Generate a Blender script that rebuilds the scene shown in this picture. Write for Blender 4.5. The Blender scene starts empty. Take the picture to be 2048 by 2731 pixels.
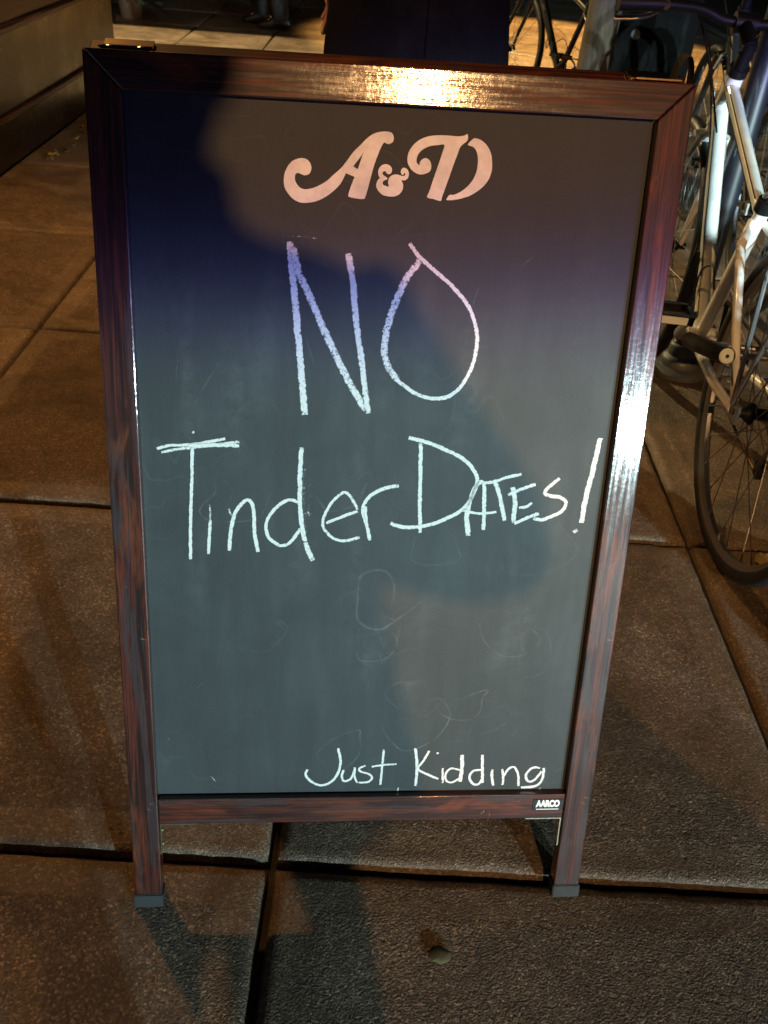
import bpy, bmesh, math, random
from mathutils import Vector, Matrix, noise
from mathutils.geometry import tessellate_polygon
R = math.radians
rnd = random.Random(7)
scene = bpy.context.scene
COL = scene.collection

# ------------------------------------------------------------------ camera
cam = bpy.data.cameras.new('camera')
cam.sensor_fit = 'VERTICAL'; cam.sensor_height = 24.0; cam.lens = 20.75
cam.clip_start = 0.02; cam.clip_end = 300
cam.dof.use_dof = True; cam.dof.focus_distance = 1.0; cam.dof.aperture_fstop = 11.0
co = bpy.data.objects.new('camera', cam); COL.objects.link(co)
rt = Vector((0.99760, 0.02384, 0.06496)); upv = Vector((-0.06654, 0.58843, 0.80581)); fw = Vector((0.01901, 0.80820, -0.58860))
m = Matrix((rt, upv, -fw)).transposed().to_4x4(); m.translation = (0, 0, 1.1557)
co.matrix_world = m
scene.camera = co

# ------------------------------------------------------------------ night sky
world = bpy.data.worlds.new('World'); scene.world = world; world.use_nodes = True
wn = world.node_tree
sky = wn.nodes.new('ShaderNodeTexSky'); sky.sky_type = 'NISHITA'; sky.sun_disc = False
sky.sun_elevation = R(2); sky.sun_rotation = R(200)
bg = wn.nodes['Background']; bg.inputs[1].default_value = 0.004
wn.links.new(sky.outputs[0], bg.inputs[0])

# ------------------------------------------------------------------ lights
def lamp(name, kind, loc, power, color, radius, target=None, size=None, blend=0.2):
    l = bpy.data.lights.new(name, kind); l.energy = power; l.color = color; l.shadow_soft_size = radius
    o = bpy.data.objects.new(name, l); COL.objects.link(o); o.location = loc
    if target is not None:
        o.rotation_euler = (Vector(target) - Vector(loc)).to_track_quat('-Z', 'Y').to_euler()
    if kind == 'SPOT':
        l.spot_size = R(size); l.spot_blend = blend
    return o
# warm street lamp high behind the photographer: mirrored in the varnish of the sign's top rail
lamp('street_light', 'SPOT', (1.19, -4.45, 3.30), 1150, (1.0, 0.53, 0.21), 0.05, (-0.02, 0.95, 1.00), 29, 1.0)
# sodium lamp on the pub front
lamp('pub_wall_light', 'SPOT', (-1.42, 2.9, 3.0), 230, (1.0, 0.47, 0.14), 0.05, (-0.95, 2.2, 0), 92, 1.0)
# low beams of a car in the street behind the photographer: sharp cut-off with a blue-violet fringe, rising on the kerb side
def headlamp(loc, power):
    o = lamp('headlamp_light', 'SPOT', loc, power, (1, 1, 1), 0.045, (0.1, 0.9, 0.45), 70, 0.3)
    l = o.data; l.use_nodes = True; nt = l.node_tree; N = nt.nodes; L = nt.links
    em = N['Emission']
    geo = N.new('ShaderNodeNewGeometry')
    sep = N.new('ShaderNodeSeparateXYZ'); L.new(geo.outputs['Incoming'], sep.inputs[0])
    d = (Vector((0.1, 0.9, 0)) - Vector((loc[0], loc[1], 0))).normalized(); lat = Vector((d.y, -d.x, 0))
    dot = N.new('ShaderNodeVectorMath'); dot.operation = 'DOT_PRODUCT'; L.new(geo.outputs['Incoming'], dot.inputs[0]); dot.inputs[1].default_value = lat
    kick = N.new('ShaderNodeMapRange'); L.new(dot.outputs['Value'], kick.inputs[0])
    for i, v in enumerate((-0.02, 0.18, 0.0, 0.010)): kick.inputs[i + 1].default_value = v
    sub = N.new('ShaderNodeMath'); sub.operation = 'SUBTRACT'; L.new(sep.outputs['Z'], sub.inputs[0]); L.new(kick.outputs[0], sub.inputs[1])
    mr = N.new('ShaderNodeMapRange'); L.new(sub.outputs[0], mr.inputs[0])
    mr.inputs[1].default_value = 0.030; mr.inputs[2].default_value = -0.039
    ramp = N.new('ShaderNodeValToRGB'); L.new(mr.outputs[0], ramp.inputs[0])
    e = ramp.color_ramp.elements
    e[0].position = 0.0; e[0].color = (0, 0, 0, 1)
    e[1].position = 1.0; e[1].color = (0.72, 0.98, 1.0, 1)
    for p, c in ((0.38, (0.016, 0.015, 0.050, 1)), (0.59, (0.040, 0.036, 0.125, 1)), (0.71, (0.11, 0.115, 0.40, 1)), (0.807, (0.32, 0.37, 0.78, 1)), (0.90, (0.64, 0.80, 1.0, 1))):
        q = e.new(p); q.color = c
    L.new(ramp.outputs[0], em.inputs[0])
    fg = N.new('ShaderNodeMapRange'); L.new(sep.outputs['Z'], fg.inputs[0])      # the beam thins out towards the near ground
    for i, v in enumerate((-0.105, -0.165, 1.0, 0.30)): fg.inputs[i + 1].default_value = v
    hot = N.new('ShaderNodeMapRange'); L.new(dot.outputs['Value'], hot.inputs[0])      # hot spot of the beam on the kerb side
    for i, v in enumerate((0.03, 0.15, 1.0, 2.3)): hot.inputs[i + 1].default_value = v
    mu = N.new('ShaderNodeMath'); mu.operation = 'MULTIPLY'; L.new(fg.outputs[0], mu.inputs[0]); L.new(hot.outputs[0], mu.inputs[1])
    L.new(mu.outputs[0], em.inputs[1])
    return o
headlamp((3.30, -5.40, 0.95), 2000)
headlamp((4.47, -4.84, 0.95), 1100)
# bar lights over the pavement further on
lamp('bar_light', 'POINT', (-2.2, 6.7, 2.7), 900, (1.0, 0.74, 0.36), 0.03)
lamp('bar_light', 'SPOT', (1.0, 9.2, 3.2), 2400, (1.0, 0.56, 0.16), 0.06, (1.05, 8.6, 0), 62, 0.25)
scene.view_settings.view_transform = 'Standard'; scene.view_settings.look = 'None'
scene.view_settings.exposure = 0.0; scene.view_settings.gamma = 1.0
scene.render.engine = 'CYCLES'

# ------------------------------------------------------------------ helpers
def obj(name, verts, faces, mats, parent=None, smooth=False, mat_idx=None):
    me = bpy.data.meshes.new(name); me.from_pydata([tuple(v) for v in verts], [], faces); me.update()
    for mm in (mats if isinstance(mats, (list, tuple)) else [mats]): me.materials.append(mm)
    if mat_idx:
        me.polygons.foreach_set('material_index', mat_idx)
    if smooth:
        me.polygons.foreach_set('use_smooth', [True] * len(me.polygons))
    o = bpy.data.objects.new(name, me); COL.objects.link(o)
    if parent: o.parent = parent
    return o
def from_bm(name, bm, mats, parent=None, smooth=False):
    bmesh.ops.recalc_face_normals(bm, faces=bm.faces)
    me = bpy.data.meshes.new(name); bm.to_mesh(me); bm.free()
    for mm in (mats if isinstance(mats, (list, tuple)) else [mats]): me.materials.append(mm)
    if smooth: me.polygons.foreach_set('use_smooth', [True] * len(me.polygons))
    o = bpy.data.objects.new(name, me); COL.objects.link(o)
    if parent: o.parent = parent
    return o
def empty(name, loc=(0, 0, 0), rot=(0, 0, 0)):
    o = bpy.data.objects.new(name, None); COL.objects.link(o); o.location = loc; o.rotation_euler = rot; o.empty_display_size = 0.1
    return o
def tag(o, label=None, cat=None, group=None, kind=None):
    if label: o['label'] = label
    if cat: o['category'] = cat
    if group: o['group'] = group
    if kind: o['kind'] = kind
    return o
class MB:
    def __init__(s): s.v = []; s.f = []
    def add(s, v, f):
        b = len(s.v); s.v += [Vector(p) for p in v]; s.f += [tuple(i + b for i in q) for q in f]; return s
    def box(s, x0, x1, y0, y1, z0, z1):
        return s.add([(x0, y0, z0), (x1, y0, z0), (x1, y1, z0), (x0, y1, z0), (x0, y0, z1), (x1, y0, z1), (x1, y1, z1), (x0, y1, z1)],
                     [(3, 2, 1, 0), (4, 5, 6, 7), (0, 1, 5, 4), (1, 2, 6, 5), (2, 3, 7, 6), (3, 0, 4, 7)])
    def tube(s, pts, r, n=12, cap=True, flat=None):
        pts = [Vector(p) for p in pts]
        rs = r if isinstance(r, (list, tuple)) else [r] * len(pts)
        up = None; v = []; f = []
        for i, p in enumerate(pts):
            t = (pts[min(i + 1, len(pts) - 1)] - pts[max(i - 1, 0)]).normalized()
            if up is None:
                a = Vector((0, 0, 1)) if abs(t.z) < 0.9 else Vector((1, 0, 0))
                up = (a - t * a.dot(t)).normalized()
            else:
                up = (up - t * up.dot(t)).normalized()
            sd = t.cross(up)
            rr = rs[i] if isinstance(rs[i], (tuple, list)) else (rs[i], rs[i])
            for k in range(n):
                a = 2 * math.pi * k / n
                v.append(p + up * math.cos(a) * rr[0] + sd * math.sin(a) * rr[1])
        for i in range(len(pts) - 1):
            for k in range(n):
                a, b = i * n + k, i * n + (k + 1) % n
                f.append((a, b, b + n, a + n))
        if cap:
            f.append(tuple(range(n - 1, -1, -1))); f.append(tuple(range((len(pts) - 1) * n, len(pts) * n)))
        return s.add(v, f)
    def lathe(s, prof, n=24, M=None):
        v = []; f = []
        for r_, z in prof:
            for k in range(n):
                a = 2 * math.pi * k / n; q = Vector((r_ * math.cos(a), r_ * math.sin(a), z)); v.append(M @ q if M else q)
        for i in range(len(prof) - 1):
            for k in range(n):
                a, b = i * n + k, i * n + (k + 1) % n; f.append((a, b, b + n, a + n))
        return s.add(v, f)
    def torus(s, c, Rr, prof, n=64):   # ring in the local YZ plane about x; prof = (radial offset, x)
        v = []; f = []; k = len(prof)
        for i in range(n):
            a = 2 * math.pi * i / n
            for (dr, dx) in prof: v.append((c[0] + dx, c[1] + (Rr + dr) * math.cos(a), c[2] + (Rr + dr) * math.sin(a)))
        for i in range(n):
            for j in range(k):
                f.append((i * k + j, i * k + (j + 1) % k, ((i + 1) % n) * k + (j + 1) % k, ((i + 1) % n) * k + j))
        return s.add(v, f)
    def build(s, name, mat, parent=None, smooth=True):
        o = obj(name, s.v, s.f, mat, parent, smooth)
        if smooth:
            o.data.update()
            try: o.data.set_sharp_from_angle(angle=R(40))
            except Exception: pass
        return o
def catmull(P, n=8, closed=False):
    P = [Vector(p) for p in P]; out = []; k = len(P)
    rng = range(k) if closed else range(k - 1)
    for i in rng:
        if closed: a, b, c, d = P[i - 1], P[i], P[(i + 1) % k], P[(i + 2) % k]
        else: a, b, c, d = P[max(i - 1, 0)], P[i], P[i + 1], P[min(i + 2, k - 1)]
        for j in range(n):
            t = j / n
            out.append(0.5 * ((2 * b) + (c - a) * t + (2 * a - 5 * b + 4 * c - d) * t * t + (3 * b - a - 3 * c + d) * t ** 3))
    if not closed: out.append(P[-1])
    return out
def bevel_prism(poly, z0, z1, off=0.002, seg=2):
    bm = bmesh.new()
    b = [bm.verts.new((x, y, z0)) for x, y in poly]; t = [bm.verts.new((x, y, z1)) for x, y in poly]; n = len(poly)
    bm.faces.new(b[::-1]); bm.faces.new(t)
    for i in range(n): bm.faces.new((b[i], b[(i + 1) % n], t[(i + 1) % n], t[i]))
    bmesh.ops.recalc_face_normals(bm, faces=bm.faces)
    if off: bmesh.ops.bevel(bm, geom=list(bm.edges), offset=off, segments=seg, affect='EDGES', profile=0.5)
    return bm

# ------------------------------------------------------------------ materials
class Mt:
    def __init__(s, name, base=(0.5, 0.5, 0.5), rough=0.5, **kw):
        s.m = bpy.data.materials.new(name); s.m.use_nodes = True; s.nt = s.m.node_tree; s.N = s.nt.nodes; s.L = s.nt.links
        s.p = s.N['Principled BSDF']; s.p.inputs['Base Color'].default_value = (*base, 1); s.p.inputs['Roughness'].default_value = rough
        for k, v in kw.items(): s.p.inputs[k.replace('_', ' ')].default_value = v
    def node(s, t, **kw):
        n = s.N.new(t)
        for k, v in kw.items(): setattr(n, k, v)
        return n
    def inp(s, n, i, v):
        if hasattr(v, 'is_output'): s.L.new(v, n.inputs[i])
        else: n.inputs[i].default_value = v
    def pos(s): return s.node('ShaderNodeNewGeometry').outputs['Position']
    def objc(s): return s.node('ShaderNodeTexCoord').outputs['Object']
    def mapping(s, vec, scale=(1, 1, 1), loc=None):
        n = s.node('ShaderNodeMapping'); s.L.new(vec, n.inputs[0]); n.inputs['Scale'].default_value = scale
        if loc is not None: s.inp(n, 'Location', loc)
        return n.outputs[0]
    def noise(s, vec, scale, detail=4, rough=0.6, dist=0.0):
        n = s.node('ShaderNodeTexNoise'); s.L.new(vec, n.inputs['Vector']); n.inputs['Scale'].default_value = scale; n.inputs['Detail'].default_value = detail
        n.inputs['Roughness'].default_value = rough; n.inputs['Distortion'].default_value = dist
        return n.outputs['Fac']
    def vor(s, vec, scale, out='Distance', rand=1.0):
        n = s.node('ShaderNodeTexVoronoi'); s.L.new(vec, n.inputs['Vector']); n.inputs['Scale'].default_value = scale; n.inputs['Randomness'].default_value = rand
        return n.outputs[out]
    def ramp(s, fac, stops):
        n = s.node('ShaderNodeValToRGB'); s.L.new(fac, n.inputs[0]); e = n.color_ramp.elements
        while len(e) < len(stops): e.new(0.5)
        for q, (p, c) in zip(e, stops): q.position = p; q.color = (*c, 1) if isinstance(c, (tuple, list)) else (c, c, c, 1)
        return n.outputs[0]
    def math(s, op, a, b=0.0, c=None):
        n = s.node('ShaderNodeMath', operation=op); s.inp(n, 0, a); s.inp(n, 1, b)
        if c is not None: s.inp(n, 2, c)
        return n.outputs[0]
    def mr(s, v, a, b, c=0.0, d=1.0, smooth=False):
        n = s.node('ShaderNodeMapRange'); s.L.new(v, n.inputs[0])
        if smooth: n.interpolation_type = 'SMOOTHSTEP'
        for i, q in enumerate((a, b, c, d)): s.inp(n, i + 1, q)
        return n.outputs[0]
    def mix(s, fac, a, b, blend='MIX'):
        n = s.node('ShaderNodeMix', data_type='RGBA', blend_type=blend)
        s.inp(n, 0, fac)
        for i, q in ((6, a), (7, b)):
            if isinstance(q, (tuple, list)): q = (*q, 1)
            s.inp(n, i, q)
        return n.outputs[2]
    def set(s, k, v): s.inp(s.p, k, v); return s
    def bump(s, h, strength=0.3, dist=0.002, socket='Normal', prev=None):
        n = s.node('ShaderNodeBump'); n.inputs['Strength'].default_value = strength; n.inputs['Distance'].default_value = dist; s.L.new(h, n.inputs['Height'])
        if prev is not None: s.L.new(prev, n.inputs['Normal'])
        if socket: s.L.new(n.outputs[0], s.p.inputs[socket])
        return n.outputs[0]

def concrete(name, rough_amp, c0, c1):
    t = Mt(name); P = t.pos()
    big = t.noise(P, 2.3, 5, 0.6); mid = t.noise(P, 14, 4, 0.6, 0.4); fine = t.noise(P, 290, 3, 0.7); fine2 = t.noise(P, 620, 2, 0.6)
    c = t.ramp(t.math('ADD', t.math('MULTIPLY', big, 0.55), t.math('MULTIPLY', mid, 0.45)), ((0.34, c0), (0.66, c1)))
    speck = t.math('MULTIPLY', t.mr(t.noise(P, 330, 2, 0.5), 0.60, 0.70), t.mr(t.noise(P, 11, 3), 0.40, 0.62))  # pale aggregate grains; sparkle glints are put into this colour too
    c = t.mix(t.math('MULTIPLY', speck, 0.8 * rough_amp), c, (0.50, 0.45, 0.38))
    agg = t.node('ShaderNodeSeparateColor'); t.L.new(t.vor(P, 300, 'Color'), agg.inputs[0])
    c = t.mix(0.85 * rough_amp, c, t.mix(1.0, c, t.ramp(agg.outputs[0], ((0.0, 0.45), (0.62, 0.92), (0.86, 1.35), (0.97, 2.4))), 'MULTIPLY'))
    pit = t.mr(t.vor(P, 42), 0.0, 0.16, 1.0, 0.0)
    pit = t.math('MULTIPLY', pit, t.mr(t.noise(P, 19, 2), 0.52, 0.62))
    c = t.mix(t.math('MULTIPLY', pit, 0.55), c, (0.03, 0.025, 0.02))
    stain = t.mr(t.noise(P, 5.5, 3, 0.7, 1.2), 0.52, 0.72)
    c = t.mix(t.math('MULTIPLY', stain, 0.45), c, tuple(0.5 * q for q in c0))
    rd = t.node('ShaderNodeObjectInfo').outputs['Random']
    c = t.mix(1.0, c, t.ramp(rd, ((0.0, (0.80, 0.78, 0.76)), (1.0, (1.12, 1.12, 1.10)))), 'MULTIPLY')
    damp = t.mr(t.noise(P, 3.1, 4, 0.65, 0.8), 0.46, 0.60)
    c = t.mix(t.math('MULTIPLY', damp, 0.35), c, (0.040, 0.029, 0.020))
    t.set('Base Color', c)
    t.set('Roughness', t.mr(damp, 0.0, 1.0, 0.56, 0.36))
    grit = t.math('SUBTRACT', 0.55, t.vor(P, 330))
    h = t.math('ADD', t.math('MULTIPLY', fine, 0.9), t.math('MULTIPLY', fine2, 0.5))
    h = t.math('ADD', h, t.math('MULTIPLY', grit, 0.55))
    h = t.math('ADD', h, t.math('MULTIPLY', t.noise(P, 55, 4, 0.7), 0.8))
    h = t.math('SUBTRACT', h, t.math('MULTIPLY', pit, 1.3))
    t.bump(h, 1.0, 0.0030 * rough_amp)
    t.p.inputs['Specular IOR Level'].default_value = 0.55
    return t.m
M_CON = concrete('concrete_broomed', 1.0, (0.100, 0.070, 0.046), (0.195, 0.142, 0.098))
M_EDGE = concrete('concrete_tooled_edge', 0.7, (0.125, 0.092, 0.064), (0.215, 0.165, 0.120))
def simple(name, base, rough, bump_scale=None, strength=0.2, dist=0.001, **kw):
    t = Mt(name, base, rough, **kw)
    P = t.objc(); n = t.noise(P, 9, 4)
    t.set('Base Color', t.mix(n, tuple(0.72 * q for q in base), tuple(min(1, 1.28 * q) for q in base)))
    t.set('Roughness', t.mr(t.noise(P, 23, 3), 0.3, 0.7, max(0.03, rough * 0.75), min(1, rough * 1.25)))
    if bump_scale: t.bump(t.noise(P, bump_scale, 3), strength, dist)
    return t.m
M_BED = simple('joint_dirt', (0.02, 0.016, 0.012), 0.95, 120, 0.5, 0.003)
M_ASPH = simple('asphalt', (0.045, 0.044, 0.043), 0.8, 180, 0.8, 0.004)
M_KERB = simple('kerb_stone', (0.16, 0.15, 0.13), 0.7, 150, 0.6, 0.003)

def wood():
    t = Mt('stained_oak'); O = t.objc()
    info = t.node('ShaderNodeObjectInfo')
    off = t.node('ShaderNodeCombineXYZ'); t.L.new(t.math('MULTIPLY', info.outputs['Random'], 37.0), off.inputs[0]); t.L.new(t.math('MULTIPLY', info.outputs['Random'], 11.0), off.inputs[1])
    V = t.mapping(O, (1, 1, 1), off.outputs[0])
    lines = t.noise(t.mapping(V, (5, 190, 190)), 1.0, 4, 0.62, 0.7)
    cath = t.noise(t.mapping(V, (3.2, 34, 34)), 1.0, 3, 0.5, 1.6)
    patch = t.noise(t.mapping(V, (6.5, 22, 22)), 1.0, 3, 0.55, 0.8)
    c = t.ramp(lines, ((0.38, (0.011, 0.004, 0.004)), (0.50, (0.040, 0.009, 0.0065)), (0.62, (0.095, 0.020, 0.011))))
    c = t.mix(t.math('MULTIPLY', t.mr(patch, 0.54, 0.68), 0.75), c, (0.18, 0.040, 0.013))
    c = t.mix(t.math('MULTIPLY', t.mr(cath, 0.555, 0.60), 0.72), c, (0.040, 0.029, 0.032))
    pore = t.noise(t.mapping(V, (22, 700, 700)), 1.0, 2, 0.6)
    c = t.mix(t.math('MULTIPLY', t.mr(pore, 0.54, 0.64), 0.7), c, (0.014, 0.007, 0.007))
    scuff = t.math('MULTIPLY', t.mr(t.noise(t.mapping(O, (130, 60, 60)), 1.0, 3, 0.7), 0.66, 0.72), t.mr(t.noise(O, 9, 2), 0.50, 0.62))
    c = t.mix(t.math('MULTIPLY', scuff, 0.6), c, (0.26, 0.16, 0.10))
    t.set('Base Color', c); t.p.inputs['Roughness'].default_value = 0.5; t.p.inputs['Specular IOR Level'].default_value = 0.22
    t.set('Coat Weight', 1.0); t.set('Coat Roughness', t.mr(t.noise(t.mapping(V, (9, 200, 200)), 1.0, 3), 0.35, 0.7, 0.06, 0.17)); t.p.inputs['Coat IOR'].default_value = 1.5
    h = t.math('ADD', t.noise(t.mapping(V, (30, 330, 330)), 1.0, 3), t.math('MULTIPLY', t.noise(V, 120, 2), 0.5))
    b = t.bump(h, 0.30, 0.0006, None); t.L.new(b, t.p.inputs['Coat Normal'])
    return t.m
M_WOOD = wood()
def slate():
    t = Mt('chalkboard_slate'); O = t.objc()
    dust = t.noise(O, 5.5, 5, 0.62, 0.6); sm = t.noise(t.mapping(O, (34, 4.5, 1)), 1.0, 4, 0.62, 0.5)
    d = t.math('MULTIPLY', t.mr(dust, 0.30, 0.75), t.mr(sm, 0.2, 0.8))
    ghost = t.node('ShaderNodeTexWave', wave_type='RINGS'); t.L.new(t.mapping(O, (1, 0.7, 1)), ghost.inputs[0]); ghost.inputs['Scale'].default_value = 9; ghost.inputs['Distortion'].default_value = 16; ghost.inputs['Detail'].default_value = 2; ghost.inputs['Detail Scale'].default_value = 1.4
    g = t.math('MULTIPLY', t.mr(ghost.outputs['Fac'], 0.975, 1.0), t.mr(t.noise(O, 4, 2), 0.5, 0.65))
    fine = t.noise(O, 700, 2)
    sy = t.node('ShaderNodeSeparateXYZ'); t.L.new(O, sy.inputs[0])
    dust_sheen = t.mr(t.math('ADD', sy.outputs[1], t.math('MULTIPLY', t.noise(O, 6, 3), 0.12)), 0.98, 0.78, 0.42, 1.0, True)  # lower board lighter: chalk dust, plus headlamp sheen put into the colour
    d = t.math('ADD', t.math('MULTIPLY', t.math('MULTIPLY', d, dust_sheen), 0.60), t.math('MULTIPLY', dust_sheen, 0.30))
    k = t.math('ADD', t.math('MULTIPLY', d, 0.8), t.math('MULTIPLY', g, 0.16))
    k = t.math('ADD', k, t.math('MULTIPLY', t.math('SUBTRACT', fine, 0.5), 0.18))
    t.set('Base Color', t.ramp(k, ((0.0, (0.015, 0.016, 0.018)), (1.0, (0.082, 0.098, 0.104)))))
    t.set('Roughness', 0.60); t.p.inputs['Specular IOR Level'].default_value = 0.28
    t.bump(t.noise(O, 380, 3), 0.25, 0.0006)
    return t.m
M_SLATE = slate()
def chalk():
    t = Mt('chalk', (0.82, 0.82, 0.80), 0.95); O = t.objc()
    at = t.node('ShaderNodeAttribute', attribute_name='cover').outputs['Fac']
    uv = t.node('ShaderNodeUVMap').outputs[0]; sp = t.node('ShaderNodeSeparateXYZ'); t.L.new(uv, sp.inputs[0])
    v = t.math('ABSOLUTE', t.math('SUBTRACT', t.math('MULTIPLY', sp.outputs[1], 2.0), 1.0))
    n = t.math('ADD', t.math('MULTIPLY', t.noise(O, 330, 3, 0.65), 0.6), t.math('MULTIPLY', t.noise(O, 900, 2, 0.6), 0.4))
    thr = t.math('ADD', t.math('MULTIPLY', t.math('SUBTRACT', 1.0, at), 0.36), 0.335)
    thr = t.math('ADD', thr, t.math('MULTIPLY', t.math('POWER', v, 4.0), 0.22))
    a = t.mr(t.math('SUBTRACT', n, thr), -0.05, 0.07)
    t.set('Alpha', t.math('MULTIPLY', a, t.mr(at, 0.1, 0.8, 0.45, 1.0)))
    t.set('Base Color', t.mix(n, (0.52, 0.54, 0.54), (0.82, 0.82, 0.80)))
    return t.m
M_CHALK = chalk()
def paint():
    t = Mt('logo_paint', rough=0.5); O = t.objc()
    t.set('Base Color', t.ramp(t.noise(O, 26, 4, 0.7), ((0.3, (0.58, 0.53, 0.55)), (0.6, (0.82, 0.77, 0.72)))))
    t.bump(t.noise(O, 160, 3), 0.3, 0.0008)
    return t.m
M_PAINT = paint()
M_RUBBER = simple('grey_rubber', (0.030, 0.033, 0.035), 0.75, 90, 0.3, 0.001)
M_BRASS = Mt('bright_steel', (0.75, 0.70, 0.50), 0.28, Metallic=1.0).m
M_DARKMETAL = Mt('dark_hinge', (0.10, 0.075, 0.05), 0.35, Metallic=1.0).m
M_PLATE = simple('black_plate', (0.012, 0.014, 0.015), 0.4)
M_PLATEW = Mt('white_print', (0.85, 0.85, 0.85), 0.6).m
def bikepaint(name, c, coat=1.0, rough=0.35):
    t = Mt(name, c, rough); t.p.inputs['Coat Weight'].default_value = coat; t.p.inputs['Coat Roughness'].default_value = 0.08
    O = t.objc(); t.set('Base Color', t.mix(t.mr(t.noise(O, 14, 5, 0.7), 0.45, 0.75), c, tuple(0.72 * q for q in c)))
    return t.m
M_WHITE = bikepaint('white_frame_paint', (0.74, 0.75, 0.72))
M_BLACKP = bikepaint('black_frame_paint', (0.014, 0.014, 0.016))
M_TYRE = simple('tyre_rubber', (0.012, 0.012, 0.013), 0.5, 160, 0.4, 0.001)
M_RIM = Mt('brushed_rim', (0.42, 0.43, 0.44), 0.34, Metallic=1.0).m
M_RIMD = Mt('dark_rim', (0.045, 0.045, 0.048), 0.4, Metallic=0.8).m
M_CHROME = Mt('polished_steel', (0.42, 0.42, 0.42), 0.38, Metallic=1.0).m
M_BLK = simple('black_plastic', (0.007, 0.007, 0.007), 0.45, Specular_IOR_Level=0.22)
M_SPOKE = Mt('stainless_spoke', (0.22, 0.22, 0.22), 0.45, Metallic=0.9).m
M_BIN = simple('matt_black_metal', (0.003, 0.003, 0.003), 0.85, Specular_IOR_Level=0.12)
M_POLE = bikepaint('dark_pole_paint', (0.010, 0.012, 0.020), 0.8, 0.4)
M_GALV = simple('galvanised_steel', (0.12, 0.13, 0.135), 0.5, 60, 0.3, 0.001, Metallic=0.3)
M_REFL = Mt('amber_reflector', (0.75, 0.28, 0.03), 0.25).m
M_COAT = simple('navy_coat_wool', (0.0036, 0.0034, 0.0042), 0.95, 400, 0.4, 0.001, Specular_IOR_Level=0.08)
M_BLACKCLOTH = simple('black_cloth', (0.006, 0.006, 0.006), 0.9, 300, 0.4, 0.001)
M_SKIN = simple('skin', (0.50, 0.30, 0.21), 0.5)
M_HAIR = simple('dark_hair', (0.02, 0.013, 0.009), 0.6, 200, 0.6, 0.002)
M_SHOE = simple('black_leather', (0.010, 0.010, 0.010), 0.32)
def panelwood():
    t = Mt('varnished_panel'); O = t.objc()
    f = t.noise(t.mapping(O, (30, 1.6, 30)), 1.0, 4, 0.6, 0.5)
    t.set('Base Color', t.ramp(f, ((0.3, (0.007, 0.0035, 0.0025)), (0.7, (0.019, 0.0085, 0.005))))); t.set('Roughness', t.mr(t.noise(O, 6, 3), 0.3, 0.7, 0.22, 0.40))
    t.bump(t.noise(t.mapping(O, (60, 3, 60)), 1.0, 3), 0.15, 0.001)
    t.p.inputs['Coat Weight'].default_value = 0.4; t.p.inputs['Coat Roughness'].default_value = 0.2
    return t.m
M_PANEL = panelwood()
def board():
    t = Mt('reddish_board'); O = t.objc()
    f = t.noise(t.mapping(O, (60, 2.2, 26)), 1.0, 5, 0.65, 0.7)
    t.set('Base Color', t.ramp(f, ((0.36, (0.020, 0.008, 0.005)), (0.52, (0.070, 0.026, 0.014)), (0.66, (0.150, 0.065, 0.036))))); t.set('Roughness', t.mr(f, 0.3, 0.7, 0.28, 0.5))
    t.bump(f, 0.3, 0.001)
    return t.m
M_BOARD = board()
def bark():
    t = Mt('bark', rough=0.9); O = t.objc(); f = t.noise(t.mapping(O, (34, 34, 5)), 1.0, 5, 0.65, 0.6)
    t.set('Base Color', t.ramp(f, ((0.3, (0.030, 0.021, 0.013)), (0.7, (0.090, 0.064, 0.040))))); t.bump(f, 0.8, 0.012)
    return t.m
M_BARK = bark()
M_LEAF = simple('yellow_leaf', (0.26, 0.20, 0.06), 0.8, 60, 0.4, 0.001)
M_LEAFB = simple('brown_leaf', (0.09, 0.06, 0.03), 0.85, 60, 0.4, 0.001)
M_GREEN = simple('plant_leaf', (0.045, 0.11, 0.05), 0.55, 60, 0.4, 0.001)
M_PETAL = simple('white_petal', (0.70, 0.78, 0.72), 0.7)
M_POT = simple('terracotta', (0.10, 0.06, 0.035), 0.8, 60, 0.4, 0.002)
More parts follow.
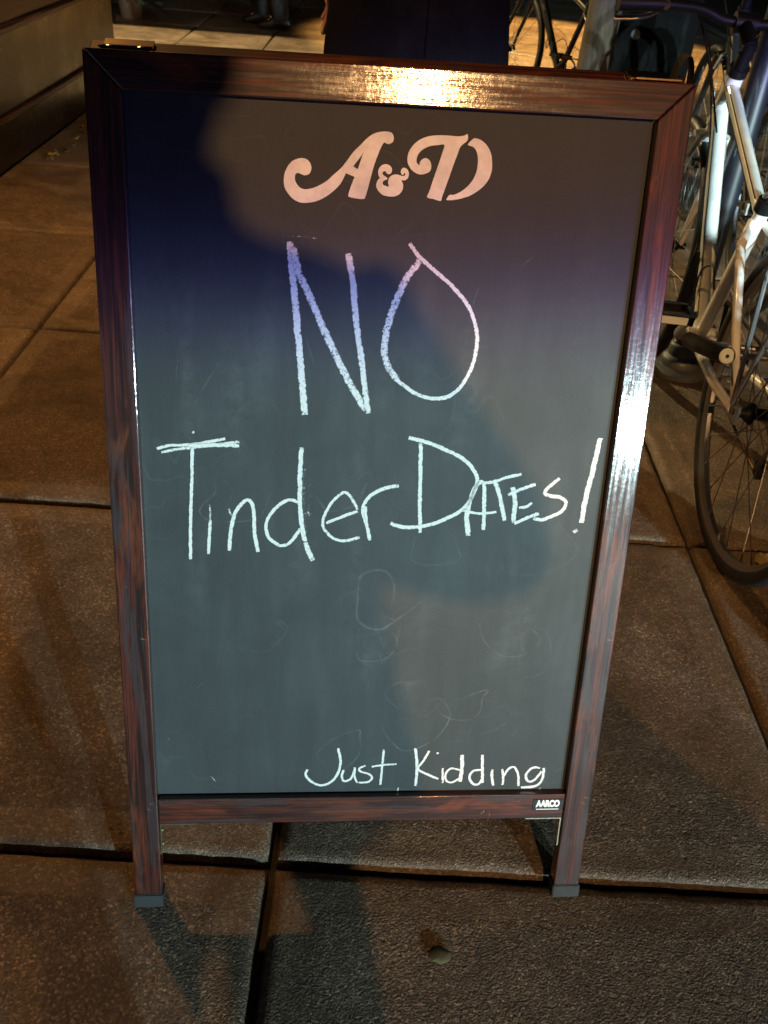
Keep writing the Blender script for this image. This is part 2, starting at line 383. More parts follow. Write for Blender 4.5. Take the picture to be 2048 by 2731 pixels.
STROKES=[
 ('N',7.8,0.92,[(-106.2,869.1),(-100.7,818.1),(-94.9,760.9),(-87.3,683.2)]),
 ('N',8.6,0.80,[(-103.1,865.2),(-94.1,833.2),(-83.7,813.8),(-65.9,773.9),(-45.7,734.5),(-30.8,708.2),(-18.6,690.4)]),
 ('N',7.0,0.90,[(-44.3,859.5),(-38.3,832.0),(-33.5,790.3),(-26.0,747.4),(-20.3,712.1),(-16.6,686.8)]),
 ('mark',1.6,0.35,[(-116.1,873.5),(-94.6,874.7),(-72.2,872.6)]),
 ('O',4.6,0.92,[(21.0,872.6),(31.0,860.1),(35.5,856.5),(51.7,843.6),(70.0,829.4),(88.8,809.8),(99.5,786.2),(101.8,768.9),(99.2,745.9),(90.0,724.1),(78.4,711.2),(62.5,705.7),(42.5,708.4),(24.0,718.7),(11.0,729.1)]),
 ('O',8.5,0.80,[(14.7,726.5),(4.3,739.5),(-0.4,753.4),(-0.9,765.6),(1.3,784.7),(8.8,810.4),(19.5,835.8),(33.0,855.2)]),
 ('T',3.7,0.90,[(-252.8,639.8),(-237.2,644.2),(-213.9,645.6),(-176.3,653.3)]),
 ('T',3.7,0.85,[(-247.6,635.8),(-229.6,640.3),(-206.2,643.3),(-160.7,650.3)]),
 ('T',4.4,0.95,[(-217.0,644.7),(-187.4,645.8),(-160.8,645.9)]),
 ('T',3.9,1.00,[(-213.2,642.3),(-214.7,604.1),(-217.6,552.9),(-219.0,506.2)]),
 ('mark',2.5,0.90,[(-212.6,658.9),(-210.6,660.9)]),
 ('i',2.4,0.60,[(-195.5,574.8),(-194.9,563.6),(-195.3,554.9)]),
 ('i',3.9,0.95,[(-195.3,554.9),(-195.9,542.7),(-198.1,512.6)]),
 ('n',2.9,0.70,[(-173.6,569.5),(-171.0,561.4)]),
 ('n',4.6,0.98,[(-173.6,517.4),(-171.6,543.1),(-166.5,564.1),(-158.3,576.3),(-151.0,581.2),(-146.3,574.7),(-144.4,557.5),(-144.0,538.2),(-140.0,516.0)]),
 ('d',4.1,0.95,[(-93.4,579.1),(-103.5,581.5),(-114.8,576.1),(-126.1,563.0),(-131.0,548.9),(-127.7,534.9),(-117.8,526.1),(-109.6,524.4),(-101.4,529.9),(-90.9,546.0)]),
 ('d',5.6,0.95,[(-90.5,645.0),(-91.8,614.9),(-91.8,580.8),(-88.8,549.5),(-84.9,530.1)]),
 ('d',6.3,0.85,[(-84.9,529.2),(-80.6,517.6),(-75.4,505.9)]),
 ('smudge',4.8,0.35,[(-87.0,620.1),(-87.4,589.5),(-85.3,554.8),(-83.6,531.9)]),
 ('smudge',8.8,0.16,[(-82.1,616.8),(-79.4,598.2),(-79.9,579.3),(-81.3,560.2)]),
 ('smudge',4.9,0.40,[(-82.3,572.3),(-80.8,560.2)]),
 ('e',3.9,0.95,[(-60.6,553.4),(-42.7,561.6),(-24.0,568.9)]),
 ('e',3.9,0.85,[(-24.1,571.2),(-31.9,585.3),(-40.3,592.1),(-51.5,583.2),(-60.9,567.5),(-64.7,553.4),(-60.4,542.8),(-50.3,534.1),(-36.9,531.6),(-20.7,536.6)]),
 ('r',4.6,0.95,[(23.1,601.3),(7.8,598.2),(-4.4,592.4),(-12.1,585.7),(-17.1,576.2),(-17.6,566.8),(-12.6,551.6),(-8.3,532.4)]),
 ('r',3.6,0.90,[(-14.4,575.3),(-14.4,565.0),(-12.3,553.6)]),
 ('D',4.7,1.00,[(45.8,653.0),(48.0,603.6),(49.2,573.5),(51.6,542.9)]),
 ('D',4.7,1.00,[(31.5,659.3),(54.2,654.0),(72.3,647.2),(94.3,636.8),(107.6,625.1),(115.1,610.4),(111.9,593.5),(105.7,580.2),(95.6,569.5),(78.2,559.7),(60.4,552.7),(38.9,549.5),(24.3,551.2),(15.5,554.5)]),
 ('A',6.2,1.00,[(109.8,539.8),(106.2,563.0),(107.3,576.4)]),
 ('A',4.7,1.00,[(107.3,576.4),(111.6,597.3),(118.9,607.7),(123.6,605.9)]),
 ('A',4.9,1.00,[(123.4,607.8),(125.4,586.2),(127.5,547.9)]),
 ('A',3.4,0.95,[(100.9,572.5),(121.2,568.6),(141.1,571.2)]),
 ('T2',4.0,0.95,[(119.0,606.4),(134.2,608.0),(150.0,613.9),(167.1,618.3)]),
 ('T2',5.4,0.95,[(135.4,610.8),(142.9,592.2),(148.1,575.1),(152.2,559.8)]),
 ('E',6.0,0.95,[(158.0,601.9),(162.9,583.0),(162.7,567.7),(163.7,557.1)]),
 ('E',4.4,0.95,[(153.8,592.0),(166.0,598.6),(185.3,606.1)]),
 ('E',3.7,0.95,[(168.1,576.4),(177.1,578.5),(183.0,583.4)]),
 ('E',4.6,1.00,[(164.2,556.5),(178.6,564.1),(192.7,570.1)]),
 ('S',4.6,0.95,[(213.3,614.2),(205.3,606.5),(197.2,596.9),(203.2,592.3),(216.3,590.6),(224.4,584.1),(221.9,574.4),(209.8,566.5),(197.3,561.5),(187.0,563.3)]),
 ('!',6.5,1.00,[(256.2,664.1),(252.5,626.2),(248.0,588.3),(246.5,558.3)]),
 ('!',4.9,0.90,[(237.8,546.3),(242.5,549.5)]),
 ('J',3.5,1.00,[(-38.0,241.8),(-34.4,221.0),(-38.1,201.4),(-47.3,188.8),(-60.2,184.7),(-73.4,192.0),(-79.5,201.9),(-77.2,209.5)]),
 ('u',3.3,1.00,[(-30.0,208.3),(-32.1,198.5),(-28.3,190.5),(-20.1,194.9),(-15.7,207.3)]),
 ('u',3.1,1.00,[(-15.4,212.3),(-15.2,198.2),(-11.5,187.9)]),
 ('s',3.1,1.00,[(-1.5,215.0),(-9.9,210.0),(-6.8,205.2),(2.3,202.2),(7.8,196.2),(2.8,189.1),(-9.6,188.5)]),
 ('t',3.1,1.00,[(21.5,239.2),(20.5,211.9),(19.3,184.3)]),
 ('t',2.9,1.00,[(6.7,213.2),(23.2,215.8),(39.2,216.7)]),
 ('K',3.8,1.00,[(63.0,240.7),(66.8,211.3),(66.3,181.9)]),
 ('K',3.4,1.00,[(81.3,236.9),(74.4,221.0),(68.1,209.3),(79.2,201.2),(96.2,192.9)]),
 ('mark',2.6,0.90,[(91.7,232.1),(94.0,233.7)]),
 ('i2',2.9,1.00,[(101.1,209.4),(102.7,185.9)]),
 ('d2',5.3,1.00,[(125.5,229.7),(127.0,210.5),(125.8,187.6)]),
 ('d2',2.9,1.00,[(124.9,206.2),(112.5,209.2),(105.4,199.9),(107.8,189.3),(115.3,187.2),(125.3,193.9)]),
 ('d3',4.1,1.00,[(152.6,229.4),(154.5,210.1),(156.3,185.1)]),
 ('d3',3.4,1.00,[(152.8,206.4),(142.0,204.6),(137.9,194.6),(143.6,184.5),(151.0,183.8),(155.7,192.3)]),
 ('i3',3.7,1.00,[(168.2,206.2),(168.4,195.6),(171.5,180.6)]),
 ('n2',3.4,1.00,[(181.4,206.9),(183.7,195.4),(184.4,181.8)]),
 ('n2',3.4,1.00,[(183.7,194.8),(190.6,207.9),(197.8,209.5),(203.8,198.0),(205.9,179.7)]),
 ('g',3.5,1.00,[(232.9,208.2),(222.5,208.4),(214.7,197.8),(218.5,187.1),(227.0,189.0),(235.4,202.7)]),
 ('g',3.7,1.00,[(237.8,208.2),(237.5,190.3),(229.2,179.4),(209.6,177.3)]),
 ('mark',2.2,0.70,[(43.7,179.6),(42.1,172.2)]),
 ('mark',2.2,0.60,[(236.2,176.6),(235.6,172.8)]),
 ('mark',2.3,0.50,[(-202.2,201.4),(-195.5,193.1)]),
 ('mark',1.5,0.40,[(-240.5,165.1),(-233.2,166.5)]),
 ('mark',6.5,0.22,[(-258.0,258.6),(-251.1,255.7)]),
]
LOGO=[
 ('A',[(-90.8,935.1),(-86.3,936.8),(-84.4,941.8),(-85.4,946.6),(-88.8,950.2),(-93.9,951.4),(-99.1,950.4),(-104.2,947.8),(-108.6,942.7),(-111.5,936.4),(-112.5,929.4),(-111.4,922.4),(-107.6,916.3),(-101.6,910.9),(-94.1,908.3),(-85.9,908.8),(-77.0,911.1),(-68.1,915.9),(-60.0,922.3),(-54.2,928.5),(-51.0,934.3),(-49.2,938.2),(-47.6,938.6),(-40.2,935.8),(-40.8,933.3),(-43.6,925.5),(-45.7,918.0),(-44.6,916.2),(-37.2,914.9),(-29.7,914.8),(-27.9,917.0),(-25.5,925.6),(-22.3,939.1),(-19.7,949.0),(-15.7,960.2),(-13.0,966.5),(-10.6,970.1),(-8.7,969.6),(-5.7,968.9),(-2.0,970.8),(-0.9,974.6),(-2.4,978.7),(-6.2,980.4),(-13.6,980.2),(-20.9,978.1),(-27.4,974.0),(-34.5,966.9),(-41.7,959.7),(-48.1,951.1),(-53.8,943.9),(-61.1,937.3),(-68.4,930.7),(-75.8,926.1),(-83.1,923.0),(-90.6,921.6),(-95.8,923.1),(-99.6,927.2),(-101.1,931.3),(-100.4,935.8),(-97.5,937.0),(-94.5,935.8)],[(-30.9,960.2),(-35.5,953.8),(-41.6,945.9),(-36.7,943.4),(-34.7,949.6),(-32.7,956.0)]),
 ('&',[(-7.7,949.6),(-5.6,949.3),(-3.3,948.1),(-1.8,946.1),(-1.3,943.8),(-1.9,941.7),(-3.2,940.3),(-5.2,940.2),(-6.8,940.9),(-7.4,942.2),(-8.1,942.8),(-9.5,942.5),(-11.0,941.4),(-10.8,939.9),(-9.4,938.6),(-7.0,937.1),(-5.6,936.0),(-6.6,934.6),(-8.6,933.9),(-10.0,932.9),(-10.4,930.8),(-9.2,929.2),(-6.9,928.5),(-4.4,927.9),(-4.1,929.4),(-4.8,931.8),(-4.7,934.4),(-3.4,937.3),(-0.9,939.2),(1.8,940.1),(5.0,940.1),(7.5,939.5),(10.7,939.0),(12.3,939.8),(12.8,941.3),(11.9,942.0),(11.1,941.2),(11.0,940.3),(9.8,940.1),(8.4,941.1),(7.9,943.2),(8.4,945.3),(10.0,946.8),(11.9,947.0),(14.3,945.8),(15.9,943.5),(16.5,940.9),(15.8,937.7),(14.2,935.8),(12.3,934.8),(9.2,934.8),(10.1,932.7),(11.0,930.1),(10.9,926.7),(9.5,923.4),(6.8,920.6),(3.2,918.9),(-0.8,918.4),(-5.3,918.6),(-9.7,919.6),(-13.4,922.1),(-16.1,925.5),(-17.1,928.9),(-16.4,932.1),(-15.1,934.5),(-13.6,935.9),(-14.7,937.7),(-15.5,940.5),(-15.5,943.4),(-14.2,946.1),(-11.8,948.5),(-9.6,949.4)],[]),
 ('D',[(74.8,982.1),(75.6,979.3),(74.9,975.8),(70.9,972.4),(68.0,969.0),(66.1,963.2),(62.9,953.7),(59.1,941.3),(55.9,930.9),(52.6,920.5),(51.3,916.4),(44.1,917.9),(36.9,919.4),(38.9,925.7),(42.8,939.1),(46.6,951.5),(49.8,962.4),(51.6,970.7),(45.4,970.4),(37.0,969.0),(30.2,965.8),(25.8,961.7),(23.8,956.9),(24.0,952.6),(26.9,950.3),(27.1,952.8),(29.3,955.8),(33.1,957.4),(37.1,955.4),(39.3,950.5),(38.5,945.4),(34.7,942.7),(28.6,941.3),(22.2,943.2),(17.3,947.3),(14.3,953.6),(15.0,961.5),(19.2,968.8),(25.8,974.4),(34.1,978.0),(44.0,979.6),(54.8,979.9),(64.1,979.6),(71.0,980.5),(73.7,981.9)],[]),
 ('D',[(82.1,978.6),(79.9,977.1),(77.0,974.1),(76.0,972.3),(78.0,971.3),(82.0,970.1),(85.4,966.3),(87.5,959.2),(87.5,949.8),(85.1,941.0),(79.4,932.7),(72.0,926.5),(65.1,923.2),(60.4,922.7),(58.2,920.0),(57.7,917.6),(65.5,918.1),(74.8,920.3),(84.0,924.1),(93.0,930.4),(99.5,938.0),(102.7,946.9),(102.8,955.6),(100.8,964.9),(96.7,971.5),(91.6,975.9),(86.8,978.1)],[]),
]
# ================================================================== THE SETTING
g = obj('ground', [(-40, -40, -0.16), (60, -40, -0.16), (60, 60, -0.16), (-40, 60, -0.16)], [(0, 1, 2, 3)], M_BED); tag(g, kind='structure')
road = obj('road', [(3.32, -30, -0.12), (14, -30, -0.12), (14, 40, -0.12), (3.32, 40, -0.12)], [(0, 1, 2, 3)], M_ASPH); tag(road, kind='structure')
kb = MB()
kerb_root = None
pave = MB().box(-3.3, 3.17, -3.4, 14.5, -0.14, -0.018).build('pavement', M_BED, smooth=False); tag(pave, kind='structure')
XJ = [-1.64, -1.0, -0.102, 0.71, 1.53, 2.35, 3.17]
YJ = [0.722 + 0.823 * k for k in range(-5, 17)]
YJ[5] = 0.722; YJ[6] = 1.545; YJ[7] = 2.392; YJ[8] = 3.19
GAP = 0.0064
def slab(x0, x1, y0, y1, near):
    cx, cy = (x0 + x1) / 2, (y0 + y1) / 2
    x0 += GAP; x1 -= GAP; y0 += GAP; y1 -= GAP
    n = 34 if near else 2
    per = []
    for (ax, ay, bx, by) in ((x0, y0, x1, y0), (x1, y0, x1, y1), (x1, y1, x0, y1), (x0, y1, x0, y0)):
        for k in range(n): per.append((ax + (bx - ax) * k / n, ay + (by - ay) * k / n))
    rings = [(-0.002, -0.02), (0.0, -0.0095), (0.0035, -0.0035), (0.010, -0.0008), (0.020, 0.0), (0.060, 0.0), (0.068, 0.0007)]
    v = []; f = []; mi = []
    N = len(per); sd = rnd.random() * 50
    for ri, (ins, z) in enumerate(rings):
        for k, (px, py) in enumerate(per):
            j = 0.0
            if near:
                j = 0.0022 * noise.noise((px * 34 + sd, py * 34, 0)) + 0.0012 * noise.noise((px * 120, py * 120, sd))
                if ri == 6: j = 0.004 * noise.noise((px * 26 + sd, py * 26, 9))
                if 1 <= ri <= 3:   # small chips along the arris
                    c = noise.noise((px * 16 + sd, py * 16, 3)); j += 0.010 * max(0, c - 0.42)
            i2 = ins + j
            sx = (x1 - x0 - 2 * i2) / (x1 - x0); sy = (y1 - y0 - 2 * i2) / (y1 - y0)
            v.append(((px - (x0 + x1) / 2) * sx + (x0 + x1) / 2 - cx, (py - (y0 + y1) / 2) * sy + (y0 + y1) / 2 - cy, z))
    for ri in range(len(rings) - 1):
        for k in range(N):
            a, b = ri * N + k, ri * N + (k + 1) % N
            f.append((a, b, b + N, a + N)); mi.append(1 if ri < 5 else 0)
    f.append(tuple(range((len(rings) - 1) * N, len(rings) * N))); mi.append(0)
    o = obj('slab', v, f, [M_CON, M_EDGE], pave, False, mi); o.location = (cx, cy, rnd.uniform(-0.001, 0.0012)); o.rotation_euler = (rnd.uniform(-0.002, 0.002), rnd.uniform(-0.002, 0.002), 0)
    me = o.data; me.polygons.foreach_set('use_smooth', [True] * (len(me.polygons) - 1) + [False])
    return o
for j in range(len(YJ) - 1):
    for i in range(len(XJ) - 1):
        near = -0.2 < YJ[j] < 3.0 and -1.7 < XJ[i] < 1.6
        slab(XJ[i], XJ[i + 1], YJ[j], YJ[j + 1], near)
    if YJ[j] > 5.0:
        slab(-2.3, -1.64, YJ[j], YJ[j + 1], False); slab(-3.0, -2.3, YJ[j], YJ[j + 1], False)
for j in range(16):
    y0 = -3.4 + j * 1.12
    kk = from_bm('kerb_stone', bevel_prism([(3.18, y0 + 0.004), (3.31, y0 + 0.004), (3.31, y0 + 1.116), (3.18, y0 + 1.116)], -0.15, 0.004, 0.012, 2), M_KERB, pave)

# pub front on the left: plinth, panels, mouldings (continues towards and past the photographer)
pub = empty('pub_front', (-1.63, 5.70, 0)); tag(pub, 'dark varnished wood panelled pub front with two ledge mouldings above the pavement', 'wall')
LY = 9.0
def pubpart(name, x0, x1, y0, y1, z0, z1, off=0.004, mat=None):
    o = from_bm(name, bevel_prism([(x0, y0), (x1, y0), (x1, y1), (x0, y1)], z0, z1, off, 2), mat or M_PANEL, pub); return o
pubpart('core', -0.40, -0.03, -LY, 0.0, -0.01, 3.2, 0)
pubpart('plinth', -0.029, 0.0, -LY, -0.002, 0.004, 0.178, 0.003)
pubpart('moulding', -0.029, 0.016, -LY, 0.004, 0.180, 0.203, 0.006, M_BOARD)
for k in range(3): pubpart('panel', -0.029, -0.006, -LY + k * 3.0 + 0.004, -LY + (k + 1) * 3.0 - 0.004 if k < 2 else -0.003, 0.205, 0.498, 0.004)
pubpart('moulding', -0.029, 0.030, -LY, 0.006, 0.500, 0.530, 0.008, M_BOARD)
for k in range(3): pubpart('panel', -0.029, 0.006, -LY + k * 3.0 + 0.004, -LY + (k + 1) * 3.0 - 0.004 if k < 2 else -0.003, 0.532, 1.05, 0.005, M_BOARD)
pubpart('sill', -0.029, 0.05, -LY, 0.008, 1.053, 1.10, 0.008)
pubpart('upper_board', -0.029, 0.0, -LY, -0.002, 1.103, 3.2, 0.004)
# recessed wall beyond the pub front
rw = empty('recessed_wall', (-3.05, 9.5, 0)); tag(rw, 'brown rendered wall set back beyond the pub front', 'wall')
M_REND = simple('brown_render', (0.09, 0.065, 0.045), 0.85, 40, 0.5, 0.004)
for nm, a in (('wall_face', (-0.3, 0.0, -3.79, 5.0, -0.01, 3.2)), ('base_course', (0.001, 0.03, -3.78, 5.0, 0.003, 0.22))):
    from_bm(nm, bevel_prism([(a[0], a[2]), (a[1], a[2]), (a[1], a[3]), (a[0], a[3])], a[4], a[5], 0.004, 1), M_REND, rw)

aw = empty('shade_canopy', (-2.0, 7.22, 0)); tag(aw, 'unseen boarded canopy added to cut off the lamplight past the pub front', 'light blocker')  # added out of view to end the bar light in a straight edge
from_bm('blocker_board', bevel_prism([(-1.0, 0.0), (2.6, 0.0), (2.6, 0.04), (-1.0, 0.04)], 1.52, 3.0, 0.004, 1), M_PANEL, aw)
from_bm('roof_board', bevel_prism([(-1.0, 0.042), (2.6, 0.042), (2.6, 1.2), (-1.0, 1.2)], 2.9, 2.96, 0.004, 1), M_PANEL, aw)
for x_ in (-0.98, 2.54): from_bm('post', bevel_prism([(x_, 1.1), (x_ + 0.06, 1.1), (x_ + 0.06, 1.16), (x_, 1.16)], 0.004, 2.898, 0.004, 1), M_PANEL, aw)

# ================================================================== THE SIGN
TILT = 0.28738; st, ct = math.sin(TILT), math.cos(TILT)
sign = empty('sidewalk_sign', (0.02774, 0.67086, 0), (0, 0, 0.08753))
tag(sign, 'red-brown wooden sandwich board with handwritten chalk message about dates and painted letters', 'sidewalk sign')
F = Matrix(((1, 0, 0, 0), (0, st, -ct, 0), (0, ct, st, 0), (0, 0, 0, 1)))
TH = 0.021; LEN = 1.040; PW = 0.0355; HW = 0.305
Y0 = LEN * st + TH * ct + 0.003
B = Matrix.Translation((0, 2 * Y0, 0)) @ Matrix.Rotation(math.pi, 4, 'Z') @ F
def put(o, M): o.parent = sign; o.matrix_local = M; return o
def face(Fm, front):
    # posts (local x runs up the post)
    for s in (-1, 1):
        w = PW / 2
        inner = -s  # inner side in u
        poly = []
        # local (x, y): x = v, y = -u about post centre (Rz90 maps x->v, y->-u)
        yo = lambda u: -(u)
        a_out, a_in = s * w, -s * w
        pts = [(0.020, -a_out), (LEN - 0.0004, -a_out), (LEN - PW - 0.0004, -a_in), (0.020, -a_in)]
        M = Fm @ Matrix.Translation((s * (HW - w), 0, 0)) @ Matrix.Rotation(R(90), 4, 'Z')
        o = from_bm('post', bevel_prism(pts, -TH, 0, 0.0016, 2), M_WOOD); put(o, M)
        # rubber foot, flat on the ground
        k = st / ct
        hw = w + 0.0015
        vs = [(-hw, 0.0, 0.002), (hw, 0.0, 0.002), (hw, 0.021, 0.002), (-hw, 0.021, 0.002), (-hw, (TH + 0.004) * k, -TH - 0.002), (hw, (TH + 0.004) * k, -TH - 0.002), (hw, 0.021, -TH - 0.002), (-hw, 0.021, -TH - 0.002)]
        vs = [(a, b + 0.0006, c) for a, b, c in vs]
        bm = bmesh.new(); bv = [bm.verts.new(q) for q in vs]
        for q in ((0, 1, 2, 3), (5, 4, 7, 6), (1, 5, 6, 2), (4, 0, 3, 7), (3, 2, 6, 7), (4, 5, 1, 0)): bm.faces.new([bv[i] for i in q])
        bmesh.ops.bevel(bm, geom=list(bm.edges), offset=0.0012, segments=2, affect='EDGES')
        put(from_bm('rubber_foot', bm, M_RUBBER), Fm @ Matrix.Translation((s * (HW - w), 0, 0)))
    t = [(-HW + 0.0004, LEN), (-HW + PW + 0.0004, LEN - PW), (HW - PW - 0.0004, LEN - PW), (HW - 0.0004, LEN)]
    o = from_bm('top_rail', bevel_prism([(x, y - LEN) for x, y in t], -TH, 0, 0.0016, 2), M_WOOD); put(o, Fm @ Matrix.Translation((0, LEN, 0)))
    q = HW - PW - 0.0006
    o = from_bm('bottom_rail', bevel_prism([(-q, -0.0195), (q, -0.0195), (q, 0.0195), (-q, 0.0195)], -TH, -0.0012, 0.0016, 2), M_WOOD); put(o, Fm @ Matrix.Translation((0, 0.1535, 0)))
    pn = from_bm('chalkboard_panel', bevel_prism([(-HW + PW - 0.006, 0.168), (HW - PW + 0.006, 0.168), (HW - PW + 0.006, 1.010), (-HW + PW - 0.006, 1.010)], -0.0165, -0.0115, 0), M_SLATE); put(pn, Fm)
    return pn
panel = face(F, True)
rear_panel = face(B, False)
# steel angle brackets under the bottom rail
for s in (-1, 1):
    x = s * (HW - PW)
    L1, L2, tt = 0.050, 0.046, 0.0016
    poly = [(0, 0), (-s * L1, 0), (-s * L1, -tt), (-s * tt, -tt), (-s * tt, -L2), (0, -L2)]
    if s < 0: poly = poly[::-1]
    o = from_bm('corner_bracket', bevel_prism([(x - s * 0.0012 + a, 0.1325 + b) for a, b in poly], -0.018, -0.004, 0), M_BRASS); put(o, F)
    for q in (0.014, 0.036):
        sc = MB().lathe([(0.0, 0.0016), (0.0025, 0.0012), (0.0032, 0.0)], 10, Matrix.Translation((x - s * 0.0029, 0.1325 - q, -0.011)) @ Matrix.Rotation(R(-90 * s), 4, 'Y')).build('screw', M_BRASS); put(sc, F)
# hinges joining the two frames at the top
for s in (-1, 1):
    xc = s * 0.266; zc = LEN * ct - TH * st + 0.0015; h = MB()
    for sg in (-1, 1):
        d = Vector((0, sg * ct, st)); nn_ = Vector((0, -sg * st, ct)); p0 = Vector((0, Y0 + sg * 0.004, zc)); v = []
        for (a, q) in ((0, 0.0004), (0.0165, 0.0004), (0.0165, 0.0020), (0, 0.0020)):
            for x_ in (xc - 0.024, xc + 0.024): v.append(p0 + d * a + nn_ * q + Vector((x_, 0, 0)))
        h.add(v, [(0, 1, 3, 2), (2, 3, 5, 4), (4, 5, 7, 6), (6, 7, 1, 0), (0, 2, 4, 6), (1, 7, 5, 3)])
    o = h.build('hinge', M_DARKMETAL, sign, False)
    MB().tube([(xc - 0.024, Y0, zc + 0.002), (xc + 0.024, Y0, zc + 0.002)], 0.0030, 12).build('hinge_pin', M_DARKMETAL, o)
    for dx in (-0.015, 0.015):
        MB().lathe([(0.0, 0.0018), (0.003, 0.0012), (0.0036, 0.0)], 10, Matrix.Translation((xc + dx, Y0 - 0.0125, zc + 0.0045)) @ Matrix.Rotation(TILT, 4, 'X')).build('screw', M_BRASS, o)
# folding stay between the frames, just outside the right post
ar = []
for k in range(13):
    a = math.pi * k / 12
    ar.append((0.298 - 0.010 * math.cos(a), Y0 + 0.004, LEN * ct - 0.012 + 0.034 * math.sin(a)))
o = MB().tube(ar, [(0.0012, 0.010)] * len(ar), 8).build('strap_loop', M_RUBBER, sign)

# chalk writing: ribbons lying on the slate (u, v in mm on the board)
ZC = -0.0113
def stroke_mesh(b, width, cover, pts, sd):
    P = catmull([(u / 1000, v / 1000, 0) for u, v in pts], 10)
    d = [0.0]
    for i in range(1, len(P)): d.append(d[-1] + (P[i] - P[i - 1]).length)
    L = d[-1]; n = max(3, int(L / 0.0022)); Q = []
    j = 0
    for k in range(n + 1):
        x = L * k / n
        while j < len(d) - 2 and d[j + 1] < x: j += 1
        t = (x - d[j]) / max(1e-9, d[j + 1] - d[j]); Q.append(P[j].lerp(P[j + 1], t))
    w = width / 2000 * 1.04
    for i, q in enumerate(Q):
        t = (Q[min(i + 1, n)] - Q[max(i - 1, 0)]).normalized(); nn = Vector((-t.y, t.x, 0))
        s_ = i * L / n
        jl = 1 + 0.20 * noise.noise((s_ * 260, sd, 0)) + 0.12 * noise.noise((s_ * 60, sd, 5)); jr = 1 + 0.20 * noise.noise((s_ * 260, sd, 9)) + 0.12 * noise.noise((s_ * 60, sd, 15))
        wob = 0.10 * w * noise.noise((s_ * 90, sd, 30))
        b['v'] += [q + nn * (w * jl + wob), q - nn * (w * jr - wob)]; b['uv'] += [(s_, 1.0), (s_, 0.0)]
        e = min(s_, L - s_); b['c'] += [cover * (1.0 if e > 0.003 else 0.86)] * 2
        if i:
            k = len(b['v']) - 4; b['f'].append((k, k + 1, k + 3, k + 2))
letters = {}
for i, (ch, w, cov, pts) in enumerate(STROKES):
    key = ch if ch != 'mark' else 'mark%d' % i
    b = letters.setdefault(key, dict(v=[], f=[], uv=[], c=[], z=0))
    k0 = len(b['v']); stroke_mesh(b, w, cov, pts, i * 3.7)
    for q in range(k0, len(b['v'])): b['v'][q] = b['v'][q] + Vector((0, 0, ZC + 0.00018 * (b['z'] + (i % 2))))
    b['z'] += 2
for key, b in letters.items():
    nm = 'chalk_mark' if key.startswith('mark') else 'chalk_smudge' if key == 'smudge' else 'chalk_letter'
    me = bpy.data.meshes.new(nm); me.from_pydata([tuple(q) for q in b['v']], [], b['f']); me.update()
    me.materials.append(M_CHALK)
    uvl = me.uv_layers.new(name='UVMap')
    for lp in me.loops: uvl.data[lp.index].uv = b['uv'][lp.vertex_index]
    at = me.attributes.new('cover', 'FLOAT', 'POINT'); at.data.foreach_set('value', b['c'])
    o = bpy.data.objects.new(nm, me); COL.objects.link(o); o.parent = panel
# ghosts of wiped-off writing and wipe streaks
def haze_mat():
    t = Mt('wiped_chalk_haze', (0.62, 0.64, 0.64), 0.95); O = t.objc()
    at = t.node('ShaderNodeAttribute', attribute_name='cover').outputs['Fac']
    sp = t.node('ShaderNodeSeparateXYZ'); t.L.new(t.node('ShaderNodeUVMap').outputs[0], sp.inputs[0])
    v = t.math('ABSOLUTE', t.math('SUBTRACT', t.math('MULTIPLY', sp.outputs[1], 2.0), 1.0))
    a = t.math('MULTIPLY', t.mr(v, 1.0, 0.2, 0.0, 1.0, True), t.mr(t.noise(O, 60, 4, 0.7), 0.35, 0.70))
    t.set('Alpha', t.math('MULTIPLY', a, at))
    return t.m
M_HAZE = haze_mat()
rg = random.Random(21)
ghosts = []
for k in range(26):      # broad eraser passes, mostly up and down
    u, v_ = rg.uniform(-235, 235), rg.uniform(220, 760); ln = rg.uniform(90, 260); sl = rg.gauss(0, 22)
    ghosts.append((rg.uniform(18, 46), rg.uniform(0.012, 0.040), [(u, v_), (u + sl * 0.5 + rg.gauss(0, 5), v_ + ln * 0.5), (u + sl, v_ + ln)]))
for k in range(16):      # looping remains of old letters
    u, v_ = rg.uniform(-230, 190), rg.choice((rg.uniform(190, 330), rg.uniform(330, 660))); r_ = rg.uniform(12, 34); pts = []
    a0 = rg.uniform(0, 6)
    for q in range(9): pts.append((u + q * rg.uniform(2, 9) + r_ * math.cos(a0 + q * 0.85), v_ + r_ * 1.2 * math.sin(a0 + q * 0.85)))
    ghosts.append((rg.uniform(2.0, 4.0), rg.uniform(0.05, 0.13), pts))
for k in range(14):      # thin scratches
    u, v_ = rg.uniform(-240, 240), rg.uniform(200, 900); a0 = rg.gauss(1.3, 0.6); ln = rg.uniform(12, 70)
    ghosts.append((0.9, rg.uniform(0.10, 0.28), [(u, v_), (u + ln * 0.5 * math.cos(a0), v_ + ln * 0.5 * math.sin(a0) + 1), (u + ln * math.cos(a0), v_ + ln * math.sin(a0))]))
